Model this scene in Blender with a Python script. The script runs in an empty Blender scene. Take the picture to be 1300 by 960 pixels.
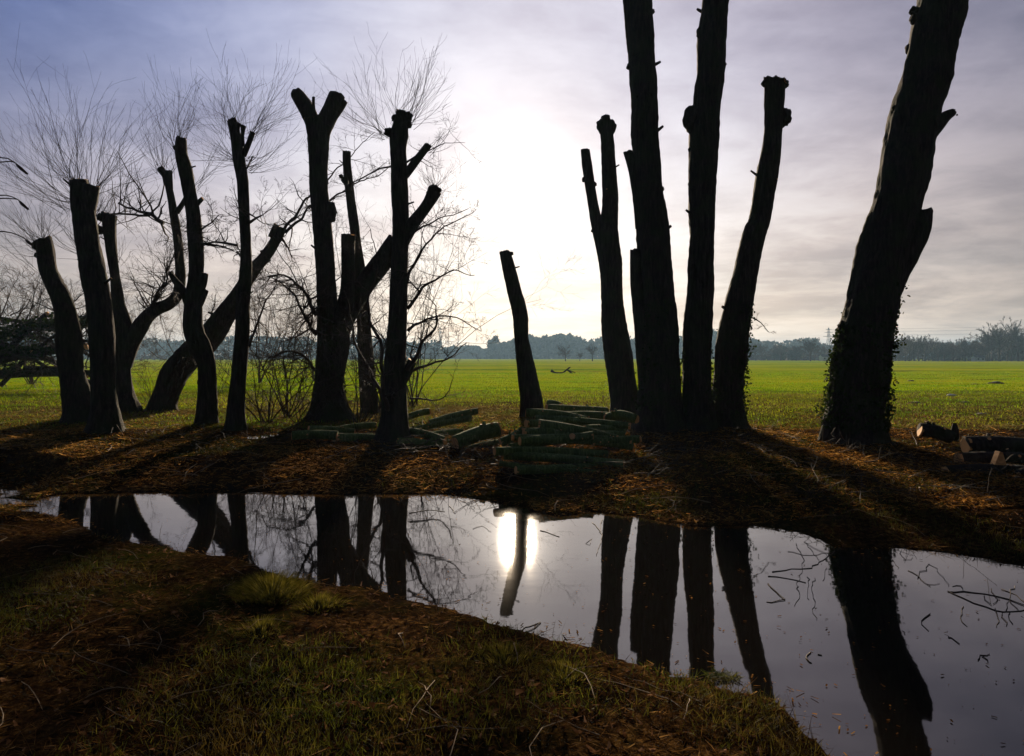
import bpy, math, random
import numpy as np
from mathutils import Vector, Matrix, noise as mnoise

random.seed(7); rng = np.random.default_rng(11)
scene = bpy.context.scene
COL = scene.collection
F = 867.0; CX = 650.0; HY = 454.0; HC = 1.6      # focal length in photo pixels, principal column, horizon row, eye height

# ------------------------------------------------------------------ helpers
def W(px, py, d):                                  # photo pixel at distance d -> place in the world
    return Vector(((px-CX)*d/F, d, HC-(py-HY)*d/F))

def tag(o, label=None, cat=None, group=None, kind=None):
    if label: o['label'] = label
    if cat: o['category'] = cat
    if group: o['group'] = group
    if kind: o['kind'] = kind
    return o

def empty(name, loc, label, cat, group=None):
    o = bpy.data.objects.new(name, None); COL.objects.link(o); o.location = loc
    o.empty_display_size = 0.2
    return tag(o, label, cat, group)

class MB:
    def __init__(s): s.v = []; s.f = []; s.m = []
    def add(s, vs, fs, m=0):
        b = len(s.v); s.v += [tuple(v) for v in vs]
        for f in fs: s.f.append(tuple(b+i for i in f)); s.m.append(m)
    def tube(s, pts, rad, n=4, cap=True, capm=None):
        vs = []; N = len(pts)
        up = None
        for i, p in enumerate(pts):
            t = (pts[min(i+1, N-1)]-pts[max(i-1, 0)])
            if t.length < 1e-9: t = Vector((0, 0, 1))
            t.normalize()
            if up is None:
                a = Vector((0, 1, 0)) if abs(t.y) < .9 else Vector((1, 0, 0))
                up = a.cross(t).normalized()
            u = (up-t*up.dot(t)).normalized(); up = u; w = t.cross(u)
            for k in range(n):
                an = 2*math.pi*k/n
                vs.append(p+(u*math.cos(an)+w*math.sin(an))*rad[i])
        fs = [(i*n+k, i*n+(k+1) % n, (i+1)*n+(k+1) % n, (i+1)*n+k) for i in range(N-1) for k in range(n)]
        s.add(vs, fs)
        if cap:
            b = len(s.v)-N*n
            s.f.append(tuple(b+(N-1)*n+k for k in range(n))); s.m.append(capm or 0)
            s.f.append(tuple(b+k for k in reversed(range(n)))); s.m.append(capm or 0)
    def build(s, name, mats, parent=None, origin=Vector((0, 0, 0)), smooth=True):
        me = bpy.data.meshes.new(name)
        o = Vector(origin)
        me.from_pydata([(v[0]-o.x, v[1]-o.y, v[2]-o.z) for v in s.v], [], s.f)
        if not isinstance(mats, (list, tuple)): mats = [mats]
        for m in mats: me.materials.append(m)
        me.polygons.foreach_set('material_index', s.m)
        if smooth: me.polygons.foreach_set('use_smooth', [len(f) <= 4 for f in s.f])
        me.update()
        ob = bpy.data.objects.new(name, me); COL.objects.link(ob)
        if parent: ob.parent = parent
        else: ob.location = o
        return ob

def np_mesh(name, V, Fc, mat, smooth=False):       # V n x 3, Fc m x k
    me = bpy.data.meshes.new(name); k = Fc.shape[1]
    me.vertices.add(len(V)); me.vertices.foreach_set('co', V.astype(np.float32).ravel())
    me.loops.add(Fc.size); me.loops.foreach_set('vertex_index', Fc.astype(np.int32).ravel())
    me.polygons.add(len(Fc)); me.polygons.foreach_set('loop_start', np.arange(len(Fc), dtype=np.int32)*k)
    me.polygons.foreach_set('loop_total', np.full(len(Fc), k, np.int32))
    if smooth: me.polygons.foreach_set('use_smooth', np.ones(len(Fc), bool))
    me.materials.append(mat); me.update(calc_edges=True); me.validate()
    o = bpy.data.objects.new(name, me); COL.objects.link(o); return o

# value noise in numpy
_tab = rng.random((256, 256))
def vnoise(x, y):
    xi = np.floor(x).astype(int); yi = np.floor(y).astype(int); fx = x-xi; fy = y-yi
    fx = fx*fx*(3-2*fx); fy = fy*fy*(3-2*fy)
    g = lambda a, b: _tab[a & 255, b & 255]
    return (g(xi, yi)*(1-fx)+g(xi+1, yi)*fx)*(1-fy)+(g(xi, yi+1)*(1-fx)+g(xi+1, yi+1)*fx)*fy-0.5
def fbm(x, y, o=4):
    s = 0; a = 1.0
    for i in range(o): s = s+a*vnoise(x*2**i+17*i, y*2**i+31*i); a *= .5
    return s

# ------------------------------------------------------------------ ground shape
def unproj(l): return np.array([((x-CX)*HC/(y-HY), HC*F/(y-HY)) for x, y in l])
POND = unproj([(30,640),(75,628),(150,625),(240,626),(330,625),(430,627),(520,626),(570,629),(600,634),(640,641),(668,644),(680,650),(712,655),(745,650),
  (775,652),(815,658),(860,664),(900,667),(960,667),(1010,676),(1060,694),(1130,695),(1200,702),(1300,720),(1420,745),(1560,790),(1560,1100),(1100,1100),(1040,960),
  (975,895),(900,873),(860,863),(800,848),(750,829),(700,813),(650,800),(600,783),(560,771),(510,763),(470,749),(400,739),(340,727),(290,709),(220,696),(150,687),(90,667),(50,652)])
WET = unproj([(-260,596),(-60,598),(30,601),(75,606),(80,614),(40,622),(30,640),(50,652),(20,650),(-60,640),(-260,640)])

def sdist(P, x, y):
    d = np.full(x.shape, 1e9); ins = np.zeros(x.shape, bool)
    n = len(P)
    for i in range(n):
        x0, y0 = P[i]; x1, y1 = P[(i+1) % n]
        ex, ey = x1-x0, y1-y0
        t = np.clip(((x-x0)*ex+(y-y0)*ey)/(ex*ex+ey*ey), 0, 1)
        d = np.minimum(d, np.hypot(x-x0-t*ex, y-y0-t*ey))
        c = ((y0 > y) != (y1 > y)) & (x < ex*(y-y0)/(ey if abs(ey) > 1e-12 else 1e-12)+x0)
        ins ^= c
    return np.where(ins, -d, d)
MOUNDS = []                                        # (x, y, height, radius)
PUDDLES = []
def H(x, y):
    x = np.asarray(x, float); y = np.asarray(y, float)
    s = np.full(x.shape, 30.0)
    near = (np.abs(x) < 30) & (y > -20) & (y < 30)
    sn = sdist(POND, x[near], y[near]); s[near] = sn
    s = s+(0.12*fbm(x*2.3, y*2.3, 4)+.06*fbm(x*9, y*9, 3))*np.exp(-np.abs(s))
    far = 1/(1+np.exp(-(y-6.5+0.1*x)*1.2))
    hm = 0.09+0.23*far
    rise = hm*(1-np.exp(-np.maximum(s, 0)/(0.9+.5*far)))
    rough = np.clip(np.abs(s)/0.5, 0, 1)
    dd = np.hypot(x, y)
    z = np.where(s > 0, rise+0.006, np.maximum(s*0.3, -0.3))
    z = z+rough*(s > 0)*(0.035*fbm(x*1.7, y*1.7, 5)+0.02*fbm(x*9, y*9, 3)*np.clip(1.5-dd/30, 0, 1))
    z = z+np.clip((dd-14)/30, 0, 1)*0.06*fbm(x*.6, y*.6, 3)*np.clip(1.6-dd/100, .25, 1)
    if near.any():
        sw = np.full(x.shape, 9.0); sw[near] = sdist(WET, x[near], y[near])
        k = np.clip(.6-sw/0.3, 0, 1)
        z = z*(1-k)+k*(-0.012+0.06*fbm(x*3, y*5, 4))
    for mx, my, mh, mr in MOUNDS: z = z+mh*np.exp(-((x-mx)**2+(y-my)**2)/(mr*mr))
    for mx, my, mz, mr in PUDDLES:
        k = np.clip(1.6-np.hypot(x-mx, (y-my)*.5)/mr, 0, 1); z = z*(1-k)+(mz-0.03)*k
    return z
def H1(x, y): return float(H(np.array([x]), np.array([y]))[0])
def hit(px, py):                                   # distance at which the view row through py meets the ground
    d = 1.5+np.arange(6000)*0.01
    zz = H((px-CX)*d/F, d)-(HC-(py-HY)*d/F)
    i = np.argmax(zz > 0)
    return float(d[i])
def G(px, py, lift=0):
    d = hit(px, py); p = W(px, py, d); return Vector((p.x, p.y, H1(p.x, p.y)+lift))

_p = W(333, 552, hit(333, 552)); PUDDLES.append((_p.x, _p.y, H1(_p.x, _p.y), .22))

# ------------------------------------------------------------------ materials
def mat(name):
    m = bpy.data.materials.new(name); m.use_nodes = True; nt = m.node_tree; nt.nodes.clear()
    return m, nt, nt.nodes.new('ShaderNodeOutputMaterial')
def N(nt, t, **kw):
    n = nt.nodes.new(t)
    for k, v in kw.items():
        if k in n.inputs.keys(): n.inputs[k].default_value = v
        else: setattr(n, k, v)
    return n
def ramp(nt, fac, stops, interp='LINEAR'):
    r = nt.nodes.new('ShaderNodeValToRGB'); r.color_ramp.interpolation = interp
    e = r.color_ramp.elements
    while len(e) < len(stops): e.new(0.5)
    for i, (p, c) in enumerate(stops): e[i].position = p; e[i].color = (*c, 1)
    nt.links.new(fac, r.inputs[0]); return r
def noisetex(nt, scale, detail=4, rough=.55, vec=None, coord='Object', stretch=None, dist=0):
    if vec is None:
        tc = nt.nodes.new('ShaderNodeTexCoord'); vec = tc.outputs[coord]
    if stretch:
        mp = nt.nodes.new('ShaderNodeMapping'); mp.inputs['Scale'].default_value = stretch; nt.links.new(vec, mp.inputs[0]); vec = mp.outputs[0]
    n = nt.nodes.new('ShaderNodeTexNoise'); n.inputs['Scale'].default_value = scale; n.inputs['Detail'].default_value = detail
    n.inputs['Roughness'].default_value = rough; n.inputs['Distortion'].default_value = dist
    nt.links.new(vec, n.inputs['Vector']); return n
def mth(nt, op, a, b=None, c=None, clamp=False):
    n = nt.nodes.new('ShaderNodeMath'); n.operation = op; n.use_clamp = clamp
    for i, x in enumerate((a, b, c)):
        if x is None: continue
        if isinstance(x, (int, float)): n.inputs[i].default_value = x
        else: nt.links.new(x, n.inputs[i])
    return n.outputs[0]
def mixc(nt, f, a, b, mode='MIX'):
    n = nt.nodes.new('ShaderNodeMix'); n.data_type = 'RGBA'; n.blend_type = mode
    for sk, x in ((n.inputs[0], f), (n.inputs[6], a), (n.inputs[7], b)):
        if isinstance(x, (int, float)): sk.default_value = x
        elif isinstance(x, tuple): sk.default_value = (*x, 1)
        else: nt.links.new(x, sk)
    return n.outputs[2]
def bump(nt, h, strength, dist):
    b = N(nt, 'ShaderNodeBump', Strength=strength, Distance=dist); nt.links.new(h, b.inputs['Height']); return b.outputs[0]
def finish(nt, out, col, rough=.85, normal=None, spec=.3):
    p = nt.nodes.new('ShaderNodeBsdfPrincipled'); p.inputs['Roughness'].default_value = rough
    p.inputs['Specular IOR Level'].default_value = spec
    if isinstance(col, tuple): p.inputs['Base Color'].default_value = (*col, 1)
    else: nt.links.new(col, p.inputs['Base Color'])
    if normal is not None: nt.links.new(normal, p.inputs['Normal'])
    nt.links.new(p.outputs[0], out.inputs[0]); return p

def bark(name, c0, c1, c2, sc=1.0, spec=.15):
    m, nt, out = mat(name)
    a = noisetex(nt, 26*sc, 6, .65, stretch=(1, 1, .16), dist=.3)
    b = noisetex(nt, 3.2*sc, 5, .6)
    c = ramp(nt, a.outputs[0], [(.3, c0), (.55, c1), (.75, c2)])
    col = mixc(nt, ramp(nt, b.outputs[0], [(.42, (0,0,0)), (.62, (1,1,1))]).outputs[0], c.outputs[0], mixc(nt, .5, c.outputs[0], (.03,.045,.012)))
    finish(nt, out, col, .95, bump(nt, a.outputs[0], .9, .035), spec)
    return m
M_BARK = bark('rough_bark', (.008,.006,.004), (.035,.026,.018), (.075,.058,.04))
M_BARK2 = bark('smooth_bark', (.012,.01,.006), (.04,.033,.022), (.08,.066,.045), 1.6)
M_LOG = bark('mossy_log_bark', (.04,.055,.016), (.11,.155,.04), (.24,.27,.11), 1.4, .15)
m, nt, out = mat('twig_bark'); nz = noisetex(nt, 9, 3); finish(nt, out, ramp(nt, nz.outputs[0], [(.3, (.018,.011,.007)), (.7, (.06,.038,.022))]).outputs[0], .8); M_TWIG = m
m, nt, out = mat('red_twig_bark'); nz = noisetex(nt, .5, 3); finish(nt, out, ramp(nt, nz.outputs[0], [(.3, (.05,.025,.015)), (.7, (.12,.06,.03))]).outputs[0], .8); M_RTWIG = m
# cut wood with rings
m, nt, out = mat('cut_wood')
tc = nt.nodes.new('ShaderNodeTexCoord'); g = nt.nodes.new('ShaderNodeTexWave'); g.wave_type = 'RINGS'; g.rings_direction = 'SPHERICAL'
g.inputs['Scale'].default_value = 9; g.inputs['Distortion'].default_value = 1.5; nt.links.new(tc.outputs['Object'], g.inputs['Vector'])
nz = noisetex(nt, 14, 4)
c = mixc(nt, nz.outputs[0], ramp(nt, g.outputs[0], [(0, (.42,.20,.06)), (1, (.66,.38,.13))]).outputs[0], (.55,.27,.09))
finish(nt, out, c, .8); M_CUT = m

def leafmat(name, stops, sc=35, trans=.45, rough=.6, coord='Object', spec=.25, big=None):
    m, nt, out = mat(name)
    nz = noisetex(nt, sc, 2, .5, coord=coord)
    c = ramp(nt, nz.outputs[0], stops).outputs[0]
    if big:
        nb = noisetex(nt, big[0], 4, .6, coord=coord)
        c = mixc(nt, ramp(nt, nb.outputs[0], [(big[2], (0,0,0)), (big[3], (1,1,1))]).outputs[0], c, big[1])
    p = nt.nodes.new('ShaderNodeBsdfPrincipled'); p.inputs['Roughness'].default_value = rough; p.inputs['Specular IOR Level'].default_value = spec
    t = nt.nodes.new('ShaderNodeBsdfTranslucent'); mx = nt.nodes.new('ShaderNodeMixShader'); mx.inputs[0].default_value = trans
    nt.links.new(c, p.inputs['Base Color']); nt.links.new(c, t.inputs[0])
    nt.links.new(p.outputs[0], mx.inputs[1]); nt.links.new(t.outputs[0], mx.inputs[2]); nt.links.new(mx.outputs[0], out.inputs[0])
    return m
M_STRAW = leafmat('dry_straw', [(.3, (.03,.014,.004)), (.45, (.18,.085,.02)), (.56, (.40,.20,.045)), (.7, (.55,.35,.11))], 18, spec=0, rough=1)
M_DSTRAW = leafmat('dimmed_near_straw', [(.3, (.010,.005,.002)), (.46, (.05,.024,.007)), (.58, (.16,.08,.022)), (.72, (.36,.22,.08))], 16, spec=0, rough=1, big=(1.2, (.02,.011,.004), .5, .66))  # darker copy of the straw; the dim foreground is put into its colour
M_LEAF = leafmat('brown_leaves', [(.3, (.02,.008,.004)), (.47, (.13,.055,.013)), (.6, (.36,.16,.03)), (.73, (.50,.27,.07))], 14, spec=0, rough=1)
M_DLEAF = leafmat('dimmed_near_leaves', [(.3, (.008,.004,.002)), (.48, (.04,.018,.008)), (.6, (.13,.065,.03)), (.72, (.28,.17,.10))], 14, spec=0, rough=1, big=(1.1, (.02,.010,.004), .5, .66))  # same leaves toned down for the near bank, foreground darkness painted in
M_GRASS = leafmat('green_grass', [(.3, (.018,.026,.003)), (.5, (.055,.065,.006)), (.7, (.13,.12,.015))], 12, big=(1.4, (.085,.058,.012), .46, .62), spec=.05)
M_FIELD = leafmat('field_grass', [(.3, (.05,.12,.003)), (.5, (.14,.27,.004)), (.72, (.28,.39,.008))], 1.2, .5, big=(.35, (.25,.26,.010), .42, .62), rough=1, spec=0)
M_IVY = leafmat('ivy_leaves', [(.3, (.010,.018,.004)), (.7, (.035,.055,.012))], 10, .2, rough=.8, spec=.05)
M_PSTRAW = leafmat('pale_straw', [(.3, (.05,.04,.010)), (.5, (.13,.10,.03)), (.7, (.26,.20,.07))], 3, spec=0, rough=1, big=(.5, (.09,.12,.012), .42, .6))
M_TUFT = leafmat('tussock_grass', [(.3, (.03,.035,.004)), (.5, (.11,.095,.012)), (.7, (.24,.19,.035))], 20, spec=0, rough=1)
M_WOOD_FAR = leafmat('far_wood_foliage', [(.35, (.02,.028,.016)), (.65, (.05,.055,.03))], .05, .15)

# terrain
m, nt, out = mat('ground_surface')
tc = nt.nodes.new('ShaderNodeTexCoord'); sp = nt.nodes.new('ShaderNodeSeparateXYZ'); nt.links.new(tc.outputs['Object'], sp.inputs[0])
n1 = noisetex(nt, .9, 5, .65); n2 = noisetex(nt, 22, 6, .7); n3 = noisetex(nt, .22, 5, .6); n4 = noisetex(nt, .035, 5, .6, stretch=(.5, 2.2, 1))
litter = ramp(nt, n2.outputs[0], [(.34, (.006,.004,.002)), (.5, (.032,.016,.006)), (.62, (.11,.058,.017)), (.75, (.20,.115,.035))]).outputs[0]
mud = mixc(nt, n2.outputs[0], (.004,.003,.002), (.017,.010,.005))
near = mixc(nt, ramp(nt, n1.outputs[0], [(.42, (0,0,0)), (.6, (1,1,1))]).outputs[0], litter, mud)
gg = ramp(nt, n2.outputs[0], [(.3, (.010,.014,.002)), (.6, (.028,.034,.004)), (.8, (.05,.05,.01))]).outputs[0]
near = mixc(nt, ramp(nt, noisetex(nt, .6, 5, .65, stretch=(1,1,1), dist=.4).outputs[0], [(.5, (0,0,0)), (.64, (.8,.8,.8))]).outputs[0], near, gg)
fine = noisetex(nt, 5, 5, .7, stretch=(1, .6, 1))
fieldc = ramp(nt, fine.outputs[0], [(.3, (.055,.12,.003)), (.5, (.145,.26,.003)), (.72, (.29,.39,.006))]).outputs[0]
fieldc = mixc(nt, ramp(nt, n4.outputs[0], [(.42, (0,0,0)), (.6, (.9,.9,.9))]).outputs[0], fieldc, (.33,.33,.010))
straw = ramp(nt, n2.outputs[0], [(.35, (.03,.018,.005)), (.6, (.12,.08,.022)), (.8, (.22,.15,.05))]).outputs[0]
e = mth(nt, 'ADD', sp.outputs[1], mth(nt, 'MULTIPLY', mth(nt, 'SUBTRACT', n3.outputs[0], .5), 14.0))
e = mth(nt, 'ADD', e, mth(nt, 'MULTIPLY', mth(nt, 'SUBTRACT', n1.outputs[0], .5), 5.0))
e = mth(nt, 'SUBTRACT', e, mth(nt, 'MULTIPLY', sp.outputs[0], .03))
f1 = mth(nt, 'DIVIDE', mth(nt, 'SUBTRACT', e, 12.3), 2.0, clamp=True)
f2 = mth(nt, 'DIVIDE', mth(nt, 'SUBTRACT', e, 19.0), 7.0, clamp=True)
worn = noisetex(nt, .11, 6, .68, stretch=(.6, 2.0, 1))      # worn and muddy streaks in the turf
fieldc = mixc(nt, ramp(nt, worn.outputs[0], [(.53, (0,0,0)), (.66, (.8,.8,.8))]).outputs[0], fieldc, (.06,.06,.012))
c = mixc(nt, f2, mixc(nt, f1, near, straw), fieldc)
hb = mth(nt, 'ADD', n2.outputs[0], mth(nt, 'MULTIPLY', fine.outputs[0], 1.0))
finish(nt, out, c, 1, bump(nt, hb, .9, .05), .0)
M_GROUND = m
# water: shallow flood water, dark and smooth
m, nt, out = mat('pond_water')
nz = noisetex(nt, 2.2, 3, .5, stretch=(1, 1.6, 1)); nz2 = noisetex(nt, 18, 2, .5)
h = mth(nt, 'ADD', nz.outputs[0], mth(nt, 'MULTIPLY', nz2.outputs[0], .06))
p = finish(nt, out, (.005,.004,.003), .026, bump(nt, h, .10, .006), .5)
p.inputs['IOR'].default_value = 2.0; p.inputs['Specular Tint'].default_value = (1, .90, .79, 1)
M_WATER = m
def plain(name, c0, c1, sc=3, rough=.8):
    m, nt, out = mat(name); nz = noisetex(nt, sc, 4); finish(nt, out, ramp(nt, nz.outputs[0], [(.3, c0), (.7, c1)]).outputs[0], rough); return m
M_STEEL = plain('galvanised_steel', (.1,.1,.11), (.16,.16,.17))
M_WALLP = plain('pale_render', (.5,.53,.56), (.62,.64,.66), .6)
M_ROOF = plain('grey_roof', (.08,.08,.085), (.13,.12,.12), 1.0)
M_PAPER = plain('white_litter', (.6,.6,.58), (.75,.75,.73), 30)
M_MOLE = plain('dark_soil', (.012,.008,.005), (.04,.026,.015), 20)
M_HAZE, nt, out = mat('haze_air')
pv = nt.nodes.new('ShaderNodeVolumePrincipled')
pv.inputs['Color'].default_value = (.42, .68, 1, 1); pv.inputs['Density'].default_value = .00035; pv.inputs['Anisotropy'].default_value = .2
nt.links.new(pv.outputs[0], out.inputs['Volume'])

# ------------------------------------------------------------------ ground mesh
def axis(lo, hi, step, end0, end1, g):
    a = list(np.arange(lo, hi, step)); s = step; x = a[-1]
    while x < end1: s *= g; x += s; a.append(x)
    s = step; x = a[0]; b = []
    while x > end0: s *= g; x -= s; b.append(x)
    return np.array(b[::-1]+a)
xs = axis(-9.5, 9.5, .045, -1100, 1100, 1.055)
ya = list(np.arange(1.6, 12.5, .04)); s = .04; x = ya[-1]
while x < 1100:
    s = s*1.02 if x < 60 else s*1.06
    x += s; ya.append(x)
yb = []; s = .04; x = 1.6
while x > -60: s *= 1.12; x -= s; yb.append(x)
ys = np.array(yb[::-1]+ya)

# ------------------------------------------------------------------ trunks
def smooth_path(pts, step=.05):
    """Catmull-Rom through (Vector, radius)."""
    out = []
    P = [pts[0]]+pts+[pts[-1]]
    for i in range(1, len(P)-2):
        a, b, c, d = P[i-1], P[i], P[i+1], P[i+2]
        n = max(2, int((c[0]-b[0]).length/step))
        for k in range(n):
            t = k/n
            q = .5*((2*b[0])+(c[0]-a[0])*t+(2*a[0]-5*b[0]+4*c[0]-d[0])*t*t+(3*b[0]-a[0]-3*c[0]+d[0])*t**3)
            out.append((q, b[1]*(1-t)+c[1]*t))
    out.append(pts[-1]); return out

def woody(mb, pts, n=24, seed=0., flare=0., step=.04, rough=.07, cut=True, tilt=0.15, groundz=None, ragged=0):
    """bark-covered stem: pts bottom to top, (Vector, radius)"""
    sp = smooth_path(pts, step); Np = len(sp); vs = []
    up = None
    for i, (p, r) in enumerate(sp):
        t = sp[min(i+1, Np-1)][0]-sp[max(i-1, 0)][0]
        t.normalize()
        if up is None:
            a = Vector((0, 1, 0)) if abs(t.y) < .9 else Vector((1, 0, 0)); up = a.cross(t).normalized()
        u = (up-t*up.dot(t)).normalized(); up = u; w = t.cross(u)
        for k in range(n):
            an = 2*math.pi*k/n
            q = Vector((math.cos(an)*2.2, math.sin(an)*2.2, p.z*1.1+seed*7.3))
            f = 1+rough*1.6*mnoise.noise(q)+rough*.8*mnoise.noise(Vector((q.x*4, q.y*4, p.z*2.2+seed)))+rough*.5*mnoise.noise(Vector((q.x*2, q.y*2, p.z*9+seed)))
            if flare and groundz is not None:
                hgt = max(p.z-groundz, 0)
                f += flare*math.exp(-hgt/.16)*(.65+.6*mnoise.noise(Vector((math.cos(an)*1.7+seed, math.sin(an)*1.7, 3.1)))+.35*math.cos(an*5+seed))
            off = Vector((0, 0, 0))
            if i == Np-1:
                off = t*(r*tilt*math.cos(an-seed)) + t*(ragged*r*mnoise.noise(Vector((q.x*3, q.y*3, 5+seed))))
            vs.append(p+(u*math.cos(an)+w*math.sin(an))*r*f+off)
    fs = [(i*n+k, i*n+(k+1) % n, (i+1)*n+(k+1) % n, (i+1)*n+k) for i in range(Np-1) for k in range(n)]
    mb.add(vs, fs)
    b = len(mb.v)-Np*n
    # sawn top: centre vertex fan
    c = Vector((0, 0, 0))
    for k in range(n): c += Vector(mb.v[b+(Np-1)*n+k])
    c /= n; mb.v.append(tuple(c)); ci = len(mb.v)-1
    for k in range(n):
        mb.f.append((b+(Np-1)*n+k, b+(Np-1)*n+(k+1) % n, ci)); mb.m.append(1 if cut else 0)
    return sp

def lump(mb, c, r, seed=0., sq=(1, 1, 1)):
    import bmesh
    bm = bmesh.new(); bmesh.ops.create_icosphere(bm, subdivisions=3, radius=1)
    for v in bm.verts:
        k = 1+.35*mnoise.noise(v.co*1.6+Vector((seed*3, 0, 0)))+.18*mnoise.noise(v.co*4+Vector((seed, 2, 0)))
        v.co = Vector((v.co.x*r*k*sq[0], v.co.y*r*k*sq[1], v.co.z*r*k*sq[2]))+c
    bm.verts.index_update()
    mb.add([v.co.copy() for v in bm.verts], [tuple(v.index for v in f.verts) for f in bm.faces]); bm.free()

def px_path(pts, d):                               # pts top->bottom (x, y, w[, depth offset])
    r = []
    for q in reversed(pts):
        dd = d+(q[3] if len(q) > 3 else 0)
        r.append((W(q[0], q[1], dd), q[2]*.5*dd/F))
    return r

def grow(mb, p, dr, L, r, lv, up=.0, wob=.25, nch=(3, 6), spread=(.4, 1.0), shrink=.6, seg=6, sides=3, rmin=.0022, start=.15):
    pts = [p.copy()]; rad = [r]; d = dr.normalized(); q = p.copy()
    for i in range(seg):
        d = (d+Vector((random.gauss(0, wob), random.gauss(0, wob), random.gauss(0, wob)+up))*.5).normalized()
        q = q+d*(L/seg); pts.append(q.copy()); rad.append(max(r*(1-.8*(i+1)/seg), rmin))
    mb.tube(pts, rad, sides if r < .02 else 5, cap=False)
    if lv <= 0: return
    for k in range(random.randint(*nch)):
        t = random.uniform(start, .97); i = min(int(t*seg), seg-1); b = pts[i].lerp(pts[i+1], t*seg-i)
        ax = (pts[i+1]-pts[i]).normalized()
        s = Vector((random.gauss(0, 1), random.gauss(0, 1), random.gauss(0, 1))); s = (s-ax*s.dot(ax)).normalized()
        an = random.uniform(*spread)
        grow(mb, b, ax*math.cos(an)+s*math.sin(an), L*shrink*random.uniform(.6, 1.1)*(1-.35*t), max(rad[i]*.6, rmin), lv-1, up, wob, nch, spread, shrink, max(3, seg-1), sides, rmin, start)

def shoots(mb, c, n, L, ang0, ang1, rw=.1, r=.008, sub=1, bend=.12, yspread=.5):
    """thin regrowth fanning out of a pollard head; angles measured from straight up, positive to the right"""
    for i in range(n):
        a = math.radians(random.uniform(ang0, ang1)); b = random.uniform(-yspread, yspread)
        d = Vector((math.sin(a), b, math.cos(a)))
        p = c+Vector((random.uniform(-rw, rw), random.uniform(-rw, rw), random.uniform(-rw*1.5, 0)))
        l = L*random.uniform(.45, 1.05)
        grow(mb, p, d, l, .62*r*random.uniform(.5, 1.1), sub, up=bend, wob=.21, nch=(2, 5), spread=(.2, .75), shrink=.5, seg=8, rmin=.0014)

def ivy(mb, sp, z0, z1, n, side, out=(.02, .12), hang=0):
    for _ in range(int(n*1.7)):
        z = z0+(z1-z0)*random.random()**1.25
        i = min(range(len(sp)), key=lambda k: abs(sp[k][0].z-z)); p, r = sp[i]
        a = random.gauss(0, .95)+(0 if side > 0 else math.pi)
        edge = math.sin((z-z0)/(z1-z0)*math.pi)**.4
        cl = .5+.9*mnoise.noise(Vector((z*3, side*4, 0)))
        rr = r*1.02+random.uniform(0, 1)**2.2*out[1]*edge*max(cl, .15)*1.4
        c = Vector((p.x+math.cos(a)*rr, p.y+math.sin(a)*rr, z))
        s = random.uniform(.014, .034)
        u = Vector((random.gauss(0, 1), random.gauss(0, 1), random.gauss(0, 1))).normalized(); v = u.orthogonal().normalized(); w = u.cross(v)
        mb.add([c+v*s, c+w*s*.8+v*.2*s, c-v*s*.9, c-w*s*.8+v*.2*s], [(0, 1, 2, 3)])

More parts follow.
